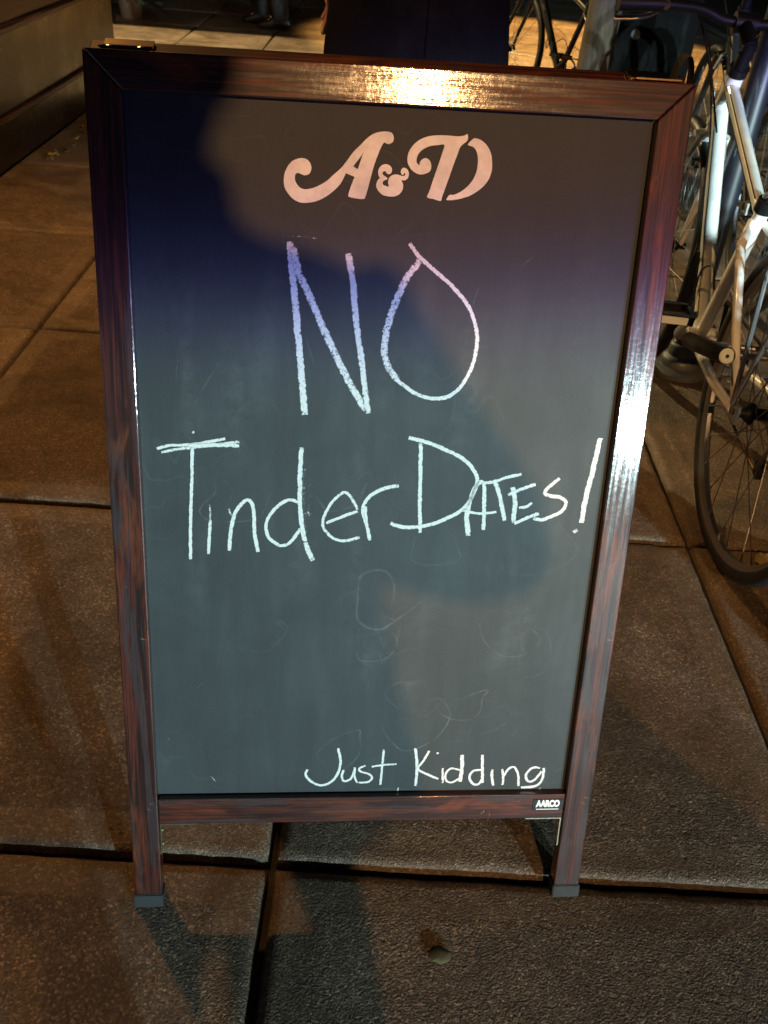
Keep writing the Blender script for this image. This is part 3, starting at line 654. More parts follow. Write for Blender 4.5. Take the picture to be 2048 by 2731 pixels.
for i, (w, cov, pts) in enumerate(ghosts):
    b = dict(v=[], f=[], uv=[], c=[]); stroke_mesh(b, w, cov, [(max(-262, min(262, u)), max(178, min(996, v_))) for u, v_ in pts], 200 + i * 1.3)
    zz = ZC - 0.00017 + 0.000003 * i
    me = bpy.data.meshes.new('wiped_chalk'); me.from_pydata([(max(-0.268, min(0.268, q.x)), q.y, zz) for q in b['v']], [], b['f']); me.update(); me.materials.append(M_HAZE)
    uvl = me.uv_layers.new(name='UVMap')
    for lp in me.loops: uvl.data[lp.index].uv = b['uv'][lp.vertex_index]
    at = me.attributes.new('cover', 'FLOAT', 'POINT'); n_ = len(b['c']) // 2
    at.data.foreach_set('value', [c_ * min(1.0, min(k // 2, n_ - 1 - k // 2) / max(1, n_ * 0.25)) for k, c_ in enumerate(b['c'])])
    o = bpy.data.objects.new('wiped_chalk', me); COL.objects.link(o); o.parent = panel
# painted letters
for ch, outer, hole in LOGO:
    po = [Vector((p.x / 1000, p.y / 1000, 0)) for p in catmull([(u, v, 0) for u, v in outer], 5, True)]
    loops = [po]
    if hole: loops.append([Vector((u / 1000, v / 1000, 0)) for u, v in hole])
    tri = tessellate_polygon(loops); allv = [q for l in loops for q in l]
    vs = [(q.x, q.y, -0.0108) for q in allv] + [(q.x, q.y, -0.0114) for q in allv]; nv = len(allv)
    fs = []
    for (a, b_, c_) in tri:
        A, Bq, Cq = allv[a], allv[b_], allv[c_]
        fs.append((a, b_, c_) if (Bq - A).cross(Cq - A).z > 0 else (a, c_, b_))
    st_ = 0
    for l in loops:
        for k in range(len(l)): fs.append((st_ + k, st_ + (k + 1) % len(l), nv + st_ + (k + 1) % len(l), nv + st_ + k))
        st_ += len(l)
    obj('painted_letter', vs, fs, M_PAINT, panel)
# maker's plate on the bottom rail
pl = from_bm('maker_plate', bevel_prism([(0.2255, 0.1475), (0.2665, 0.1475), (0.2665, 0.1655), (0.2255, 0.1655)], -0.0014, -0.0004, 0), M_PLATE); put(pl, F)
def text_mesh(name, s, size, mat, parent, M, bold=0.0, sx=1.0):
    cu = bpy.data.curves.new(name, 'FONT'); cu.body = s; cu.size = size; cu.offset = bold; cu.align_x = 'CENTER'; cu.align_y = 'CENTER'
    t = bpy.data.objects.new(name, cu); COL.objects.link(t)
    dg = bpy.context.evaluated_depsgraph_get(); me = bpy.data.meshes.new_from_object(t.evaluated_get(dg))
    bpy.data.objects.remove(t); bpy.data.curves.remove(cu)
    me.materials.clear(); me.materials.append(mat)
    o = bpy.data.objects.new(name, me); COL.objects.link(o); o.parent = parent; o.matrix_local = M @ Matrix.Diagonal((sx, 1, 1, 1)); return o
text_mesh('maker_name', 'AARCO', 0.0138, M_PLATEW, pl, Matrix.Translation((0.2462, 0.1585, -0.0001)), 0.0009, 0.66)
tk = MB()
for k in range(14):
    tk.add([(0.2305 + k * 0.00222, 0.1493, -0.0001), (0.2305 + k * 0.00222 + 0.0019, 0.1493, -0.0001), (0.2305 + k * 0.00222 + 0.0019, 0.1507, -0.0001), (0.2305 + k * 0.00222, 0.1507, -0.0001)], [(0, 1, 2, 3)])
tk.build('small_print_line', M_PLATEW, pl, False)

# ================================================================== BICYCLES  (local: x right, y forward, z up, origin under the rear axle)
RA = (0.0, 0.336); BBc = (0.472, 0.287); HT = (0.795, 0.806); HB = (0.842, 0.695); SC = (0.365, 0.615); FA = (0.985, 0.336)
def P(l, s, z): return Vector((-l, s, z))
def make_wheel(root, c, white, n_sp=28):
    rimm = M_RIM if white else M_RIMD
    rim = MB().torus(c, 0.306, [(0.0, -0.011), (0.010, -0.012), (0.010, 0.012), (0.0, 0.011), (-0.010, 0.005), (-0.010, -0.005)], 72).build('wheel', rimm, root)
    pr = [(0.017 * math.cos(a) + 0.0175, 0.0175 * math.sin(a)) for a in [2 * math.pi * k / 12 for k in range(12)]]
    MB().torus(c, 0.304, pr, 72).build('tyre', M_TYRE, rim)
    hub = MB(); Mx = Matrix.Translation(c) @ Matrix.Rotation(R(90), 4, 'Y')
    hub.lathe([(0.004, -0.068), (0.010, -0.066), (0.010, -0.05), (0.022, -0.034), (0.022, -0.030), (0.012, -0.026), (0.012, 0.026), (0.022, 0.030), (0.022, 0.034), (0.010, 0.05), (0.010, 0.066), (0.004, 0.068)], 18, Mx)
    hub.build('hub', M_BLK, rim)
    sm = None
    for k in range(n_sp):
        a = 2 * math.pi * k / n_sp; sd = 1 if k % 2 else -1; lead = (0.62 if (k // 2) % 2 else -0.62)
        p0 = Vector((c[0] + sd * 0.031, c[1] + 0.021 * math.cos(a + lead * 1.8), c[2] + 0.021 * math.sin(a + lead * 1.8))); p1 = Vector((c[0] + sd * 0.003, c[1] + 0.298 * math.cos(a), c[2] + 0.298 * math.sin(a)))
        if sm is None:
            b = MB().tube([(0, 0, 0), (0, 0, 0.94)], 0.0011, 6).tube([(0, 0, 0.94), (0, 0, 1.0)], 0.0021, 6)
            s0 = b.build('spoke', M_SPOKE, rim); sm = s0.data; o = s0
        else:
            o = bpy.data.objects.new('spoke', sm); COL.objects.link(o); o.parent = rim
        d = p1 - p0
        o.matrix_local = Matrix.Translation(p0) @ d.to_track_quat('Z', 'Y').to_matrix().to_4x4() @ Matrix.Diagonal((1, 1, d.length, 1))
    return rim
def make_bike(name, loc, rot, fm, white, label, rack=True):
    root = empty(name, loc, rot); tag(root, label, 'bicycle')
    fr = MB()
    bb, ht, hb, sc = P(0, *BBc), P(0, *HT), P(0, *HB), P(0, *SC)
    fr.tube([ht.lerp(hb, -0.06), hb.lerp(ht, -0.06)], 0.0205, 18)
    top0 = ht.lerp(hb, 0.22)
    fr.tube([top0, top0.lerp(sc, 0.5), sc], [(0.0185, 0.0155), (0.0165, 0.015), (0.0145, 0.0145)], 16)
    dn0 = ht.lerp(hb, 0.74)
    fr.tube([dn0, dn0.lerp(bb, 0.5), bb], [(0.023, 0.019), (0.022, 0.0185), (0.019, 0.019)], 18)
    stt = sc + (sc - bb).normalized() * 0.03
    fr.tube([bb, stt], 0.0155, 16)
    fr.tube([P(-0.036, *BBc), P(0.036, *BBc)], 0.021, 18)
    for l in (-1, 1):
        fr.tube([sc - (sc - bb).normalized() * 0.02 + Vector((-l * 0.012, 0, 0)), P(l * 0.045, 0.30, 0.565), P(l * 0.060, 0.14, 0.448), P(l * 0.064, 0.012, 0.345)], [0.0085, 0.0098, 0.0095, 0.008], 12)
        fr.tube([P(l * 0.018, BBc[0] - 0.01, BBc[1]), P(l * 0.034, 0.33, 0.297), P(l * 0.058, 0.16, 0.316), P(l * 0.064, 0.014, 0.333)], [0.0125, 0.0125, 0.0105, 0.009], 12)
    fo = fr.build('frame', fm, root)
    for l in (-1, 1):
        MB().box(-l * 0.064 - 0.003, -l * 0.064 + 0.003, -0.02, 0.03, 0.318, 0.356).build('dropout', M_CHROME, fo, False)
    if white:   # thin dark pinstripes along the tubes
        for (a, b_, rr) in ((top0, sc, 0.0168), (dn0, bb, 0.0205)):
            dirn = (b_ - a).normalized(); side = dirn.cross(Vector((1, 0, 0))).normalized()
            for dy in (1, -1):
                off = Vector((-0.80, 0, 0)) * rr + side * dy * 0.60 * rr
                MB().tube([a.lerp(b_, 0.10) + off * 1.02, a.lerp(b_, 0.92) + off * 0.93], 0.0012, 6).build('pinstripe', M_BLK, fo)
    # headset, stem, bar
    ax = (ht - hb).normalized()
    h = MB().tube([ht + ax * 0.005, ht + ax * 0.024], 0.0235, 18).tube([ht + ax * 0.024, ht + ax * 0.085], 0.0165, 16).build('headset', M_BLK, root)
    st0 = ht + ax * 0.07; bc = P(0, 0.845, 0.912)
    MB().tube([st0 - Vector((0, 0.01, 0)), bc], [0.018, 0.0165], 14).tube([bc + Vector((-0.026, 0, 0)), bc + Vector((0.026, 0, 0))], 0.0225, 16).build('stem', M_BLK, root)
    hpts = [(-0.31, -0.035, 0.012), (-0.20, -0.02, 0.020), (-0.11, -0.004, 0.018), (-0.055, 0, 0.002), (0, 0, 0), (0.055, 0, 0.002), (0.11, -0.004, 0.018), (0.20, -0.02, 0.020), (0.31, -0.035, 0.012)]
    hpts = [bc + Vector((x, y, z)) for x, y, z in hpts]
    bar = MB().tube(catmull(hpts, 4), 0.0125, 12).build('handlebar', M_BLK, root)
    for s in (0, 1):
        a, b_ = (hpts[0], hpts[1]) if s == 0 else (hpts[-1], hpts[-2])
        MB().tube([a, a.lerp(b_, 0.35), a.lerp(b_, 0.95)], [0.017, 0.0165, 0.0165], 12).build('grip', M_BLK, bar)
        sg = -1 if s == 0 else 1
        lv = [b_ + Vector((0, 0.02, -0.012)), b_ + Vector((sg * 0.03, 0.055, -0.035)), b_ + Vector((sg * 0.10, 0.05, -0.045))]
        MB().tube(catmull(lv, 4), [(0.006, 0.004)] * 9, 8).build('brake_lever', M_CHROME, bar)
        MB().tube([b_ + Vector((0, -0.012, 0.0)), b_ + Vector((0, 0.026, -0.012))], 0.011, 10).build('lever_clamp', M_BLK, bar)
    cabs = [[hpts[1] + Vector((0.03, 0.03, -0.01)), bc + Vector((-0.10, 0.09, 0.01)), bc + Vector((-0.035, 0.075, -0.10)), P(0.024, 0.80, 0.70), P(0.024, 0.72, 0.60)],
            [hpts[-2] + Vector((-0.03, 0.03, -0.01)), bc + Vector((0.10, 0.10, 0.0)), bc + Vector((0.03, 0.08, -0.12)), P(0.0, 0.87, 0.69)],
            [hpts[2] + Vector((0, 0.01, -0.01)), bc + Vector((-0.06, 0.05, -0.05)), bc + Vector((-0.045, -0.02, -0.12)), P(0.022, 0.74, 0.69)]]
    cabs.append([P(0.026, 0.70, 0.575), P(0.028, 0.62, 0.475), P(0.040, 0.575, 0.455), P(0.046, 0.56, 0.425), P(0.040, 0.575, 0.395), P(0.030, 0.60, 0.42), P(0.026, 0.585, 0.45), P(0.024, 0.53, 0.35)])
    cabs.append([P(0.024, 0.54, 0.37), P(0.03, 0.52, 0.43), P(0.028, 0.46, 0.46), P(0.022, 0.425, 0.42)])
    for c_ in cabs: MB().tube(catmull(c_, 7), 0.0024, 7).build('cable', M_BLK, root)
    # fork
    cr = hb - ax * 0.038
    f = MB().tube([hb, cr], 0.016, 14).tube([cr + Vector((-0.038, 0, -0.004)), cr, cr + Vector((0.038, 0, -0.004))], [0.014, 0.017, 0.014], 12)
    for l in (-1, 1):
        f.tube([cr + Vector((-l * 0.040, 0, 0)), P(l * 0.046, cr.y + 0.045, cr.z - 0.12), P(l * 0.050, 0.955, 0.43), P(l * 0.051, FA[0], FA[1])], [0.0135, 0.0125, 0.0105, 0.008], 12)
    f.build('fork', fm, root)
    MB().tube([cr + Vector((-0.045, -0.02, -0.05)), cr + Vector((-0.03, -0.032, 0.0)), cr + Vector((0.0, -0.036, 0.015)), cr + Vector((0.03, -0.032, 0.0)), cr + Vector((0.045, -0.02, -0.05))], 0.0075, 8).build('brake_caliper', M_CHROME, root)
    make_wheel(root, (0, 0, RA[1]), white); make_wheel(root, (0, FA[0], FA[1]), white)
    # cassette, derailleur, chain, cranks
    cas = MB()
    for k, rr in enumerate((0.055, 0.050, 0.045, 0.040, 0.034, 0.028)):
        x = 0.026 + k * 0.0045
        pr = []
        for t_ in range(48): pr.append((rr + (0.0018 if t_ % 2 else -0.0018)) )
        v = [Vector((x + dx, pr[t_] * math.cos(2 * math.pi * t_ / 48), RA[1] + pr[t_] * math.sin(2 * math.pi * t_ / 48))) for dx in (-0.0009, 0.0009) for t_ in range(48)]
        cas.add(v, [tuple(range(47, -1, -1)), tuple(range(48, 96))] + [(t_, (t_ + 1) % 48, 48 + (t_ + 1) % 48, 48 + t_) for t_ in range(48)])
    cas.build('cassette', M_DARKMETAL, root)
    der = MB().tube([P(-0.066, 0.004, 0.325), P(-0.075, -0.01, 0.285), P(-0.062, 0.012, 0.262)], [0.012, 0.014, 0.012], 12)
    der.build('rear_derailleur', M_BLK, root)
    cage = MB()
    for dx in (-0.006, 0.006): cage.tube([P(-0.052 + dx, 0.012, 0.262), P(-0.052 + dx, 0.045, 0.185)], [(0.009, 0.0012)] * 2, 8)
    cage.build('derailleur_cage', M_CHROME, root)
    for q in ((0.012, 0.262), (0.045, 0.185)):
        MB().lathe([(0.0, -0.004), (0.021, -0.004), (0.021, 0.004), (0.0, 0.004)], 16, Matrix.Translation(P(-0.052, *q)) @ Matrix.Rotation(R(90), 4, 'Y')).build('jockey_wheel', M_BLK, root)
    ring = MB().torus(P(-0.047, *BBc), 0.083, [(-0.006, -0.0012), (0.004, -0.0012), (0.004, 0.0012), (-0.006, 0.0012)], 48)
    for k in range(5):
        a = 2 * math.pi * k / 5; ring.tube([P(-0.047, *BBc), P(-0.047, BBc[0] + 0.08 * math.cos(a), BBc[1] + 0.08 * math.sin(a))], 0.006, 8)
    ring.build('chainring', M_BLK, root)
    ch = []
    for k in range(9):
        a = R(95) - R(190) * k / 8; ch.append(P(-0.047, BBc[0] + 0.086 * math.cos(a), BBc[1] + 0.086 * math.sin(a)))
    ch += [P(-0.050, 0.066, 0.185 - 0.012), P(-0.052, 0.045, 0.164), P(-0.052, 0.024, 0.190), P(-0.052, 0.033, 0.255), P(-0.052, 0.0, 0.282)]
    for k in range(7):
        a = R(235) - R(140) * k / 6; ch.append(P(-0.045, 0.048 * math.cos(a), RA[1] + 0.048 * math.sin(a)))
    ch.append(ch[0]); MB().tube(ch, [(0.0042, 0.003)] * len(ch), 6).build('chain', M_DARKMETAL, root)
    ca = R(143)
    for l, a in ((1, ca), (-1, ca + math.pi)):
        e = P(l * 0.078, BBc[0] + 0.17 * math.cos(a), BBc[1] + 0.17 * math.sin(a)); s0 = P(l * 0.058, *BBc)
        arm = MB().tube([P(l * 0.03, *BBc), s0], 0.014, 12).tube([s0, e], [(0.013, 0.007), (0.010, 0.007)], 12).build('crank_arm', M_BLK if not white else M_CHROME, root)
        pd = MB(); px = -l * 0.135
        c2 = Vector((px, e.y, e.z))
        for dy in (-0.034, 0.034): pd.box(px - 0.045, px + 0.045, c2.y + dy - 0.007, c2.y + dy + 0.007, c2.z - 0.011, c2.z + 0.011)
        for dx in (-0.045, 0.045): pd.box(px + dx - 0.004, px + dx + 0.004, c2.y - 0.0269, c2.y + 0.0269, c2.z - 0.009, c2.z + 0.009)
        pd.tube([e, Vector((px - l * 0.04, e.y, e.z))], 0.007, 8)
        po = pd.build('pedal', M_BLK, root, False)
        MB().box(px - 0.03, px + 0.03, c2.y - 0.0445, c2.y - 0.0412, c2.z - 0.008, c2.z + 0.008).build('pedal_reflector', M_PETAL if white else M_REFL, po, False)
    # seat post, saddle
    sdir = (sc - bb).normalized(); sp = stt + sdir * 0.22
    MB().tube([stt - sdir * 0.01, sp], 0.0136, 14).build('seat_post', M_BLK, root)
    MB().tube([stt - sdir * 0.022, stt + sdir * 0.004], 0.021, 14).build('seat_clamp', M_BLK, root)
    sad = MB(); prof = [(-0.135, 0.068, 0.030), (-0.11, 0.078, 0.034), (-0.05, 0.066, 0.032), (0.02, 0.034, 0.028), (0.08, 0.022, 0.024), (0.13, 0.017, 0.018), (0.142, 0.008, 0.008)]
    sad.tube([sp + Vector((0, y, 0.045 + 0.008 * abs(y) / 0.14)) for y, w, hh in prof], [(hh * 0.6, w) for y, w, hh in prof], 16).build('saddle', M_BLK, root)
    if rack:
        rk = MB()
        for l in (-1, 1):
            rk.tube([P(l * 0.072, 0.004, 0.350), P(l * 0.068, 0.078, 0.60), P(l * 0.062, 0.10, 0.700)], 0.0052, 8)
            rk.tube([P(l * 0.072, 0.004, 0.350), P(l * 0.064, -0.04, 0.56), P(l * 0.060, -0.06, 0.700)], 0.0052, 8)
            rk.tube([P(l * 0.060, -0.16, 0.703), P(l * 0.060, 0.20, 0.703), P(l * 0.02, 0.33, 0.66)], 0.0052, 8)
        for y in (-0.16, -0.05, 0.06, 0.17): rk.tube([P(-0.060, y, 0.703), P(0.060, y, 0.703)], 0.004, 8)
        ro = rk.build('rear_rack', M_CHROME, root)
    return root
bike = make_bike('bicycle', (0.755, 1.53, 0.001), (0, 0.038, -0.022), M_WHITE, True, 'white framed bicycle with rear rack locked up beside the sandwich board')
bike2 = make_bike('bicycle', (1.235, 2.93, 0.001), (0, -0.03, -0.05), M_BLACKP, False, 'black framed bicycle parked behind the white bicycle', False)
bike3 = make_bike('bicycle', (1.12, 5.0, 0.001), (0, 0.10, 0.55), M_BLACKP, False, 'black framed bicycle leaning beside the brown tree trunk', False)
# u-lock on the rear triangle of the white bicycle
lk = empty('bike_lock', (0.755, 1.53, 0.0), (0, 0.038, -0.022)); tag(lk, 'black bar lock with steel shackle through rear wheel of the white bicycle', 'bike lock')
e0, e1 = P(0.092, 0.060, 0.424), P(0.092, 0.287, 0.352)
dd = (e1 - e0).normalized()
body = MB().tube([e0, e0 + dd * 0.004, e1 - dd * 0.004, e1], [0.0165, 0.018, 0.018, 0.0165], 20).build('crossbar', M_BLK, lk)
MB().lathe([(0.0, 0.0022), (0.013, 0.0022), (0.0155, 0.0)], 20, Matrix.Translation(e0) @ (-dd).to_track_quat('Z', 'Y').to_matrix().to_4x4()).build('key_cap', M_PETAL, body)
MB().lathe([(0.0, 0.0012), (0.0035, 0.0010), (0.0040, 0.0)], 12, Matrix.Translation(e0 - dd * 0.0022) @ (-dd).to_track_quat('Z', 'Y').to_matrix().to_4x4()).build('keyhole', M_BLK, body)
a0, a1 = e0 + dd * 0.045, e1 - dd * 0.035
sh = [a0, a0 + Vector((0.17, 0, 0))]
for k in range(1, 9):
    t_ = math.pi * k / 9; mid = (a0 + a1) / 2 + Vector((0.17, 0, 0)); hf = (a1 - a0) / 2
    sh.append(mid - hf * math.cos(t_) + Vector((0.075 * math.sin(t_), 0, 0)))
sh += [a1 + Vector((0.17, 0, 0)), a1]
MB().tube(sh, 0.0065, 10).build('shackle', M_CHROME, lk)

# ================================================================== STREET FURNITURE
pole = empty('signpost_pole', (0.892, 2.40, 0.0)); tag(pole, 'dark painted steel pole with a stepped grey base behind the white bicycle', 'pole')
MB().lathe([(0.031, 0.06), (0.031, 2.9), (0.0, 2.905)], 28).build('shaft', M_POLE, pole)
MB().lathe([(0.086, 0.003), (0.086, 0.016), (0.080, 0.022), (0.056, 0.026), (0.056, 0.040), (0.050, 0.050), (0.040, 0.056), (0.040, 0.085), (0.036, 0.090), (0.0313, 0.092)], 28).build('base_flange', M_GALV, pole)
tree = empty('street_tree', (0.89, 4.50, 0)); tag(tree, 'brown street tree trunk between the navy coat and the parked bicycles', 'tree')
v = []; f = []; nn = 28; hs = [0.0, 0.05, 0.15, 0.4, 0.8, 1.3, 1.9, 2.6, 3.2]
for i, z in enumerate(hs):
    rr = 0.078 + 0.05 * math.exp(-z * 9) - 0.006 * z
    for k in range(nn):
        a = 2 * math.pi * k / nn; q = rr * (1 + 0.07 * noise.noise((math.cos(a) * 2, math.sin(a) * 2, z * 0.7)))
        v.append((q * math.cos(a) + 0.02 * z, q * math.sin(a), z))
for i in range(len(hs) - 1):
    for k in range(nn): f.append((i * nn + k, i * nn + (k + 1) % nn, (i + 1) * nn + (k + 1) % nn, (i + 1) * nn + k))
tr = obj('trunk', v, f, M_BARK, tree, True)
top = Vector((0.064, 0, 3.15)); ends = []
for k in range(7):
    a = 2 * math.pi * k / 7 + 0.3; r_ = rnd.uniform(0.9, 1.4); e = Vector((r_ * math.cos(a), r_ * math.sin(a), 3.9 + rnd.uniform(0, 1.0)))
    MB().tube([top, top.lerp(e, 0.5) + Vector((0, 0, 0.2)), e], [0.05, 0.03, 0.012], 8).build('limb', M_BARK, tree); ends.append(e)
cr = MB()
for k in range(2600):
    e = rnd.choice(ends); c = e + Vector((rnd.gauss(0, 0.45), rnd.gauss(0, 0.45), rnd.gauss(0.15, 0.35)))
    d1 = Vector((rnd.gauss(0, 1), rnd.gauss(0, 1), rnd.gauss(0, 0.5))).normalized(); d2 = d1.orthogonal().normalized()
    cr.add([c - d1 * 0.06, c + d2 * 0.035, c + d1 * 0.07, c - d2 * 0.035], [(0, 1, 2, 3)])
tag(cr.build('crown', M_GREEN, tree, False), kind='stuff')
# black litter bin beyond the trunk
bn = empty('litter_bin', (1.17, 4.62, 0), (0, 0, R(-24))); tag(bn, 'black metal litter bin with a round lock beside the tree trunk', 'litter bin')
from_bm('body', bevel_prism([(-0.17, -0.17), (0.17, -0.17), (0.17, 0.17), (-0.17, 0.17)], 0.03, 0.92, 0.02, 3), M_BIN, bn)
from_bm('lid', bevel_prism([(-0.18, -0.18), (0.18, -0.18), (0.18, 0.18), (-0.18, 0.18)], 0.923, 1.06, 0.03, 3), M_BIN, bn)
from_bm('base', bevel_prism([(-0.15, -0.15), (0.15, -0.15), (0.15, 0.15), (-0.15, 0.15)], 0.003, 0.029, 0.004, 1), M_BIN, bn)
MB().lathe([(0.0, 0.006), (0.018, 0.006), (0.022, 0.0)], 20, Matrix.Translation((-0.05, -0.1705, 0.62)) @ Matrix.Rotation(R(90), 4, 'X')).build('lock', M_GALV, bn)

pb = empty('shade_box', (1.44, 0.60, 0)); tag(pb, 'unseen low timber box with plants added to shade the white bicycle from the headlamps', 'planter')  # added out of view to keep headlamp light off the lower bicycle
for k in range(4): from_bm('board', bevel_prism([(-0.36, -0.16), (0.36, -0.16), (0.36, 0.16), (-0.36, 0.16)], 0.006 + k * 0.132, 0.132 + k * 0.132, 0.006, 2), M_PANEL, pb)
from_bm('soil', bevel_prism([(-0.33, -0.13), (0.33, -0.13), (0.33, 0.13), (-0.33, 0.13)], 0.529, 0.545, 0.003, 1), M_BED, pb)
lf0 = MB()
for k in range(420):
    c = Vector((rnd.uniform(-0.31, 0.31), rnd.uniform(-0.11, 0.11), 0.545 + rnd.uniform(0, 0.035))); a = rnd.uniform(0, 6.28)
    d1 = Vector((math.cos(a), math.sin(a), rnd.uniform(0, .5))).normalized(); d2 = d1.orthogonal().normalized()
    lf0.add([c, c + d1 * 0.02 + d2 * 0.010, c + d1 * 0.045, c + d1 * 0.02 - d2 * 0.010], [(0, 1, 2, 3)])
tag(lf0.build('foliage', M_GREEN, pb, False), kind='stuff')

# ================================================================== PEOPLE
def skin_obj(name, V, E, mat, parent, root=0, sub=2):
    me = bpy.data.meshes.new(name); me.from_pydata([p for p, r_ in V], E, []); me.materials.append(mat)
    o = bpy.data.objects.new(name, me); COL.objects.link(o); o.parent = parent
    o.modifiers.new('skin', 'SKIN'); sv = me.skin_vertices[0].data if me.skin_vertices else None
    if sv is None:
        bm = bmesh.new(); bm.from_mesh(me); bm.verts.layers.skin.verify(); bm.to_mesh(me); bm.free(); sv = me.skin_vertices[0].data
    for i, (p, r_) in enumerate(V): sv[i].radius = r_ if isinstance(r_, tuple) else (r_, r_)
    for i in range(len(V)): sv[i].use_root = (i == root)
    s = o.modifiers.new('sub', 'SUBSURF'); s.levels = 1; s.render_levels = sub
    return o
def make_person(name, label, loc, rz, coat, hem, feet, hands, elbows, head_turn=0.0):
    root = empty(name, loc, (0, 0, rz)); tag(root, label, 'person')
    V = []; E = []
    def add(p, r_, prev=None):
        V.append((tuple(p), r_)); i = len(V) - 1
        if prev is not None: E.append((prev, i))
        return i
    pel = add((0, 0, 0.96), (0.13, 0.10)); wa = add((0, 0, 1.10), (0.12, 0.09), pel); che = add((0, 0.0, 1.30), (0.14, 0.10), wa); nk0 = add((0, -0.005, 1.44), 0.07, che); nk = add((0, 0.0, 1.50), 0.052, nk0)
    jaw = add((0, 0.025, 1.565), (0.062, 0.075), nk); hd = add((0, 0.012, 1.64), (0.074, 0.092), jaw); cr_ = add((0, 0.0, 1.70), (0.062, 0.075), hd); add((0, 0.112, 1.622), 0.014, hd)
    for s in (-1, 1): add((s * 0.083, 0.0, 1.625), 0.014, hd)
    knees = {}
    for s, ft in zip((-1, 1), feet):
        hip = add((s * 0.09, 0, 0.90), 0.085, pel); kn = (s * 0.095 * 0.5 + ft[0] * 0.5, ft[1] * 0.5 + 0.03, 0.50); k = add(kn, 0.055, hip); an = add((ft[0], ft[1] - 0.01, 0.085), 0.036, k)
        add((ft[0], ft[1] + 0.12, 0.035), (0.036, 0.024), an); knees[s] = kn
    for s, hnd, el in zip((-1, 1), hands, elbows):
        sh_ = add((s * 0.165, -0.005, 1.40), 0.055, nk0); e = add(el, 0.042, sh_); w = add(hnd, (0.028, 0.022), e)
        d = (Vector(hnd) - Vector(el)).normalized(); sd = d.cross(Vector((0, 1, 0.2))).normalized(); pn_ = Vector(hnd) + d * 0.055
        fwd = sd.cross(d).normalized()
        pm = add(pn_, (0.030, 0.014), w)
        for q, ln in ((-1.5, 0.062), (-0.5, 0.075), (0.5, 0.072), (1.5, 0.055)):
            a = add(pn_ + d * 0.038 + fwd * q * 0.017, 0.0088, pm); b_ = add(pn_ + d * (0.038 + ln * 0.55) + fwd * q * 0.019 + sd * 0.006 * s, 0.008, a); add(pn_ + d * (0.038 + ln) + fwd * q * 0.019 + sd * 0.022 * s, 0.0068, b_)
        t1 = add(Vector(hnd) + d * 0.03 + fwd * 0.03, 0.010, w); add(Vector(hnd) + d * 0.07 + fwd * 0.052, 0.0085, t1)
    skin_obj('body', V, E, M_SKIN, root)
    # hair
    hr = MB(); hr.lathe([(0.05, -0.085), (0.082, -0.05), (0.092, 0.0), (0.088, 0.04), (0.065, 0.075), (0.03, 0.092), (0.0, 0.096)], 20, Matrix.Translation((0, -0.018, 1.665)) @ Matrix.Diagonal((0.95, 1.08, 1, 1)))
    hr.build('hair', M_HAIR, root)
    # coat: lofted body + sleeves, collar
    c = MB(); ring = [(hem, 0.245, 0.165), (hem + 0.12, 0.235, 0.16), (0.98, 0.215, 0.15), (1.12, 0.195, 0.135), (1.28, 0.215, 0.14), (1.38, 0.205, 0.125), (1.44, 0.13, 0.10), (1.49, 0.075, 0.08), (1.53, 0.07, 0.075)]
    n = 40; v = []; f = []
    for i, (z, a, b_) in enumerate(ring):
        for k in range(n):
            t_ = 2 * math.pi * k / n; fold = 1 + (0.035 * math.sin(t_ * 7 + z * 3) + 0.02 * math.sin(t_ * 13 + 1)) * max(0, (1.15 - z)) * 1.6
            v.append((a * math.cos(t_) * fold, b_ * math.sin(t_) * fold, z + (0.008 * math.sin(t_ * 5) if i == 0 else 0)))
    for i in range(len(ring) - 1):
        for k in range(n): f.append((i * n + k, i * n + (k + 1) % n, (i + 1) * n + (k + 1) % n, (i + 1) * n + k))
    c.add(v, f)
    for s, hnd, el in zip((-1, 1), hands, elbows):
        s0 = Vector((s * 0.155, 0, 1.40)); el = Vector(el); hv = Vector(hnd); w = hv + (el - hv).normalized() * 0.02
        c.tube(catmull([s0, s0.lerp(el, 0.5), el, el.lerp(w, 0.5), w], 3), [0.068 - 0.002 * k for k in range(13)], 16)
    co_ = c.build('coat', coat, root)
    # centre back vent seam
    MB().tube([(0.01, -ring[2][2] - 0.004, 0.98), (0.01, -ring[1][2] - 0.003, hem + 0.12), (0.01, -ring[0][2] - 0.002, hem + 0.01)], 0.0012, 6).build('back_seam', coat, co_)
    tr_ = MB()
    for s, ft in zip((-1, 1), feet):
        tr_.tube(catmull([(s * 0.085, 0, 0.95), (s * 0.088, 0.005, 0.80), knees[s], (ft[0] * 0.9 + knees[s][0] * 0.1, ft[1] * 0.7 + knees[s][1] * 0.3, 0.28), (ft[0], ft[1] - 0.01, 0.075)], 3), [0.10, 0.098, 0.094, 0.09, 0.086, 0.082, 0.078, 0.074, 0.07, 0.068, 0.066, 0.066, 0.066], 16)
    tr_.build('trousers', M_BLACKCLOTH, root)
    for s, ft in zip((-1, 1), feet):
        sm_ = MB(); pr = [(-0.085, 0.026, 0.03, 0.034), (-0.07, 0.036, 0.05, 0.05), (-0.03, 0.04, 0.062, 0.062), (0.03, 0.04, 0.055, 0.055), (0.09, 0.046, 0.036, 0.036), (0.15, 0.044, 0.028, 0.028), (0.185, 0.03, 0.022, 0.022), (0.198, 0.008, 0.01, 0.014)]
        sm_.tube([(ft[0], ft[1] + y, h_ + 0.002) for y, w, hh, h_ in pr], [(hh, w) for y, w, hh, h_ in pr], 16)
        sm_.build('shoe', M_SHOE, root)
    return root
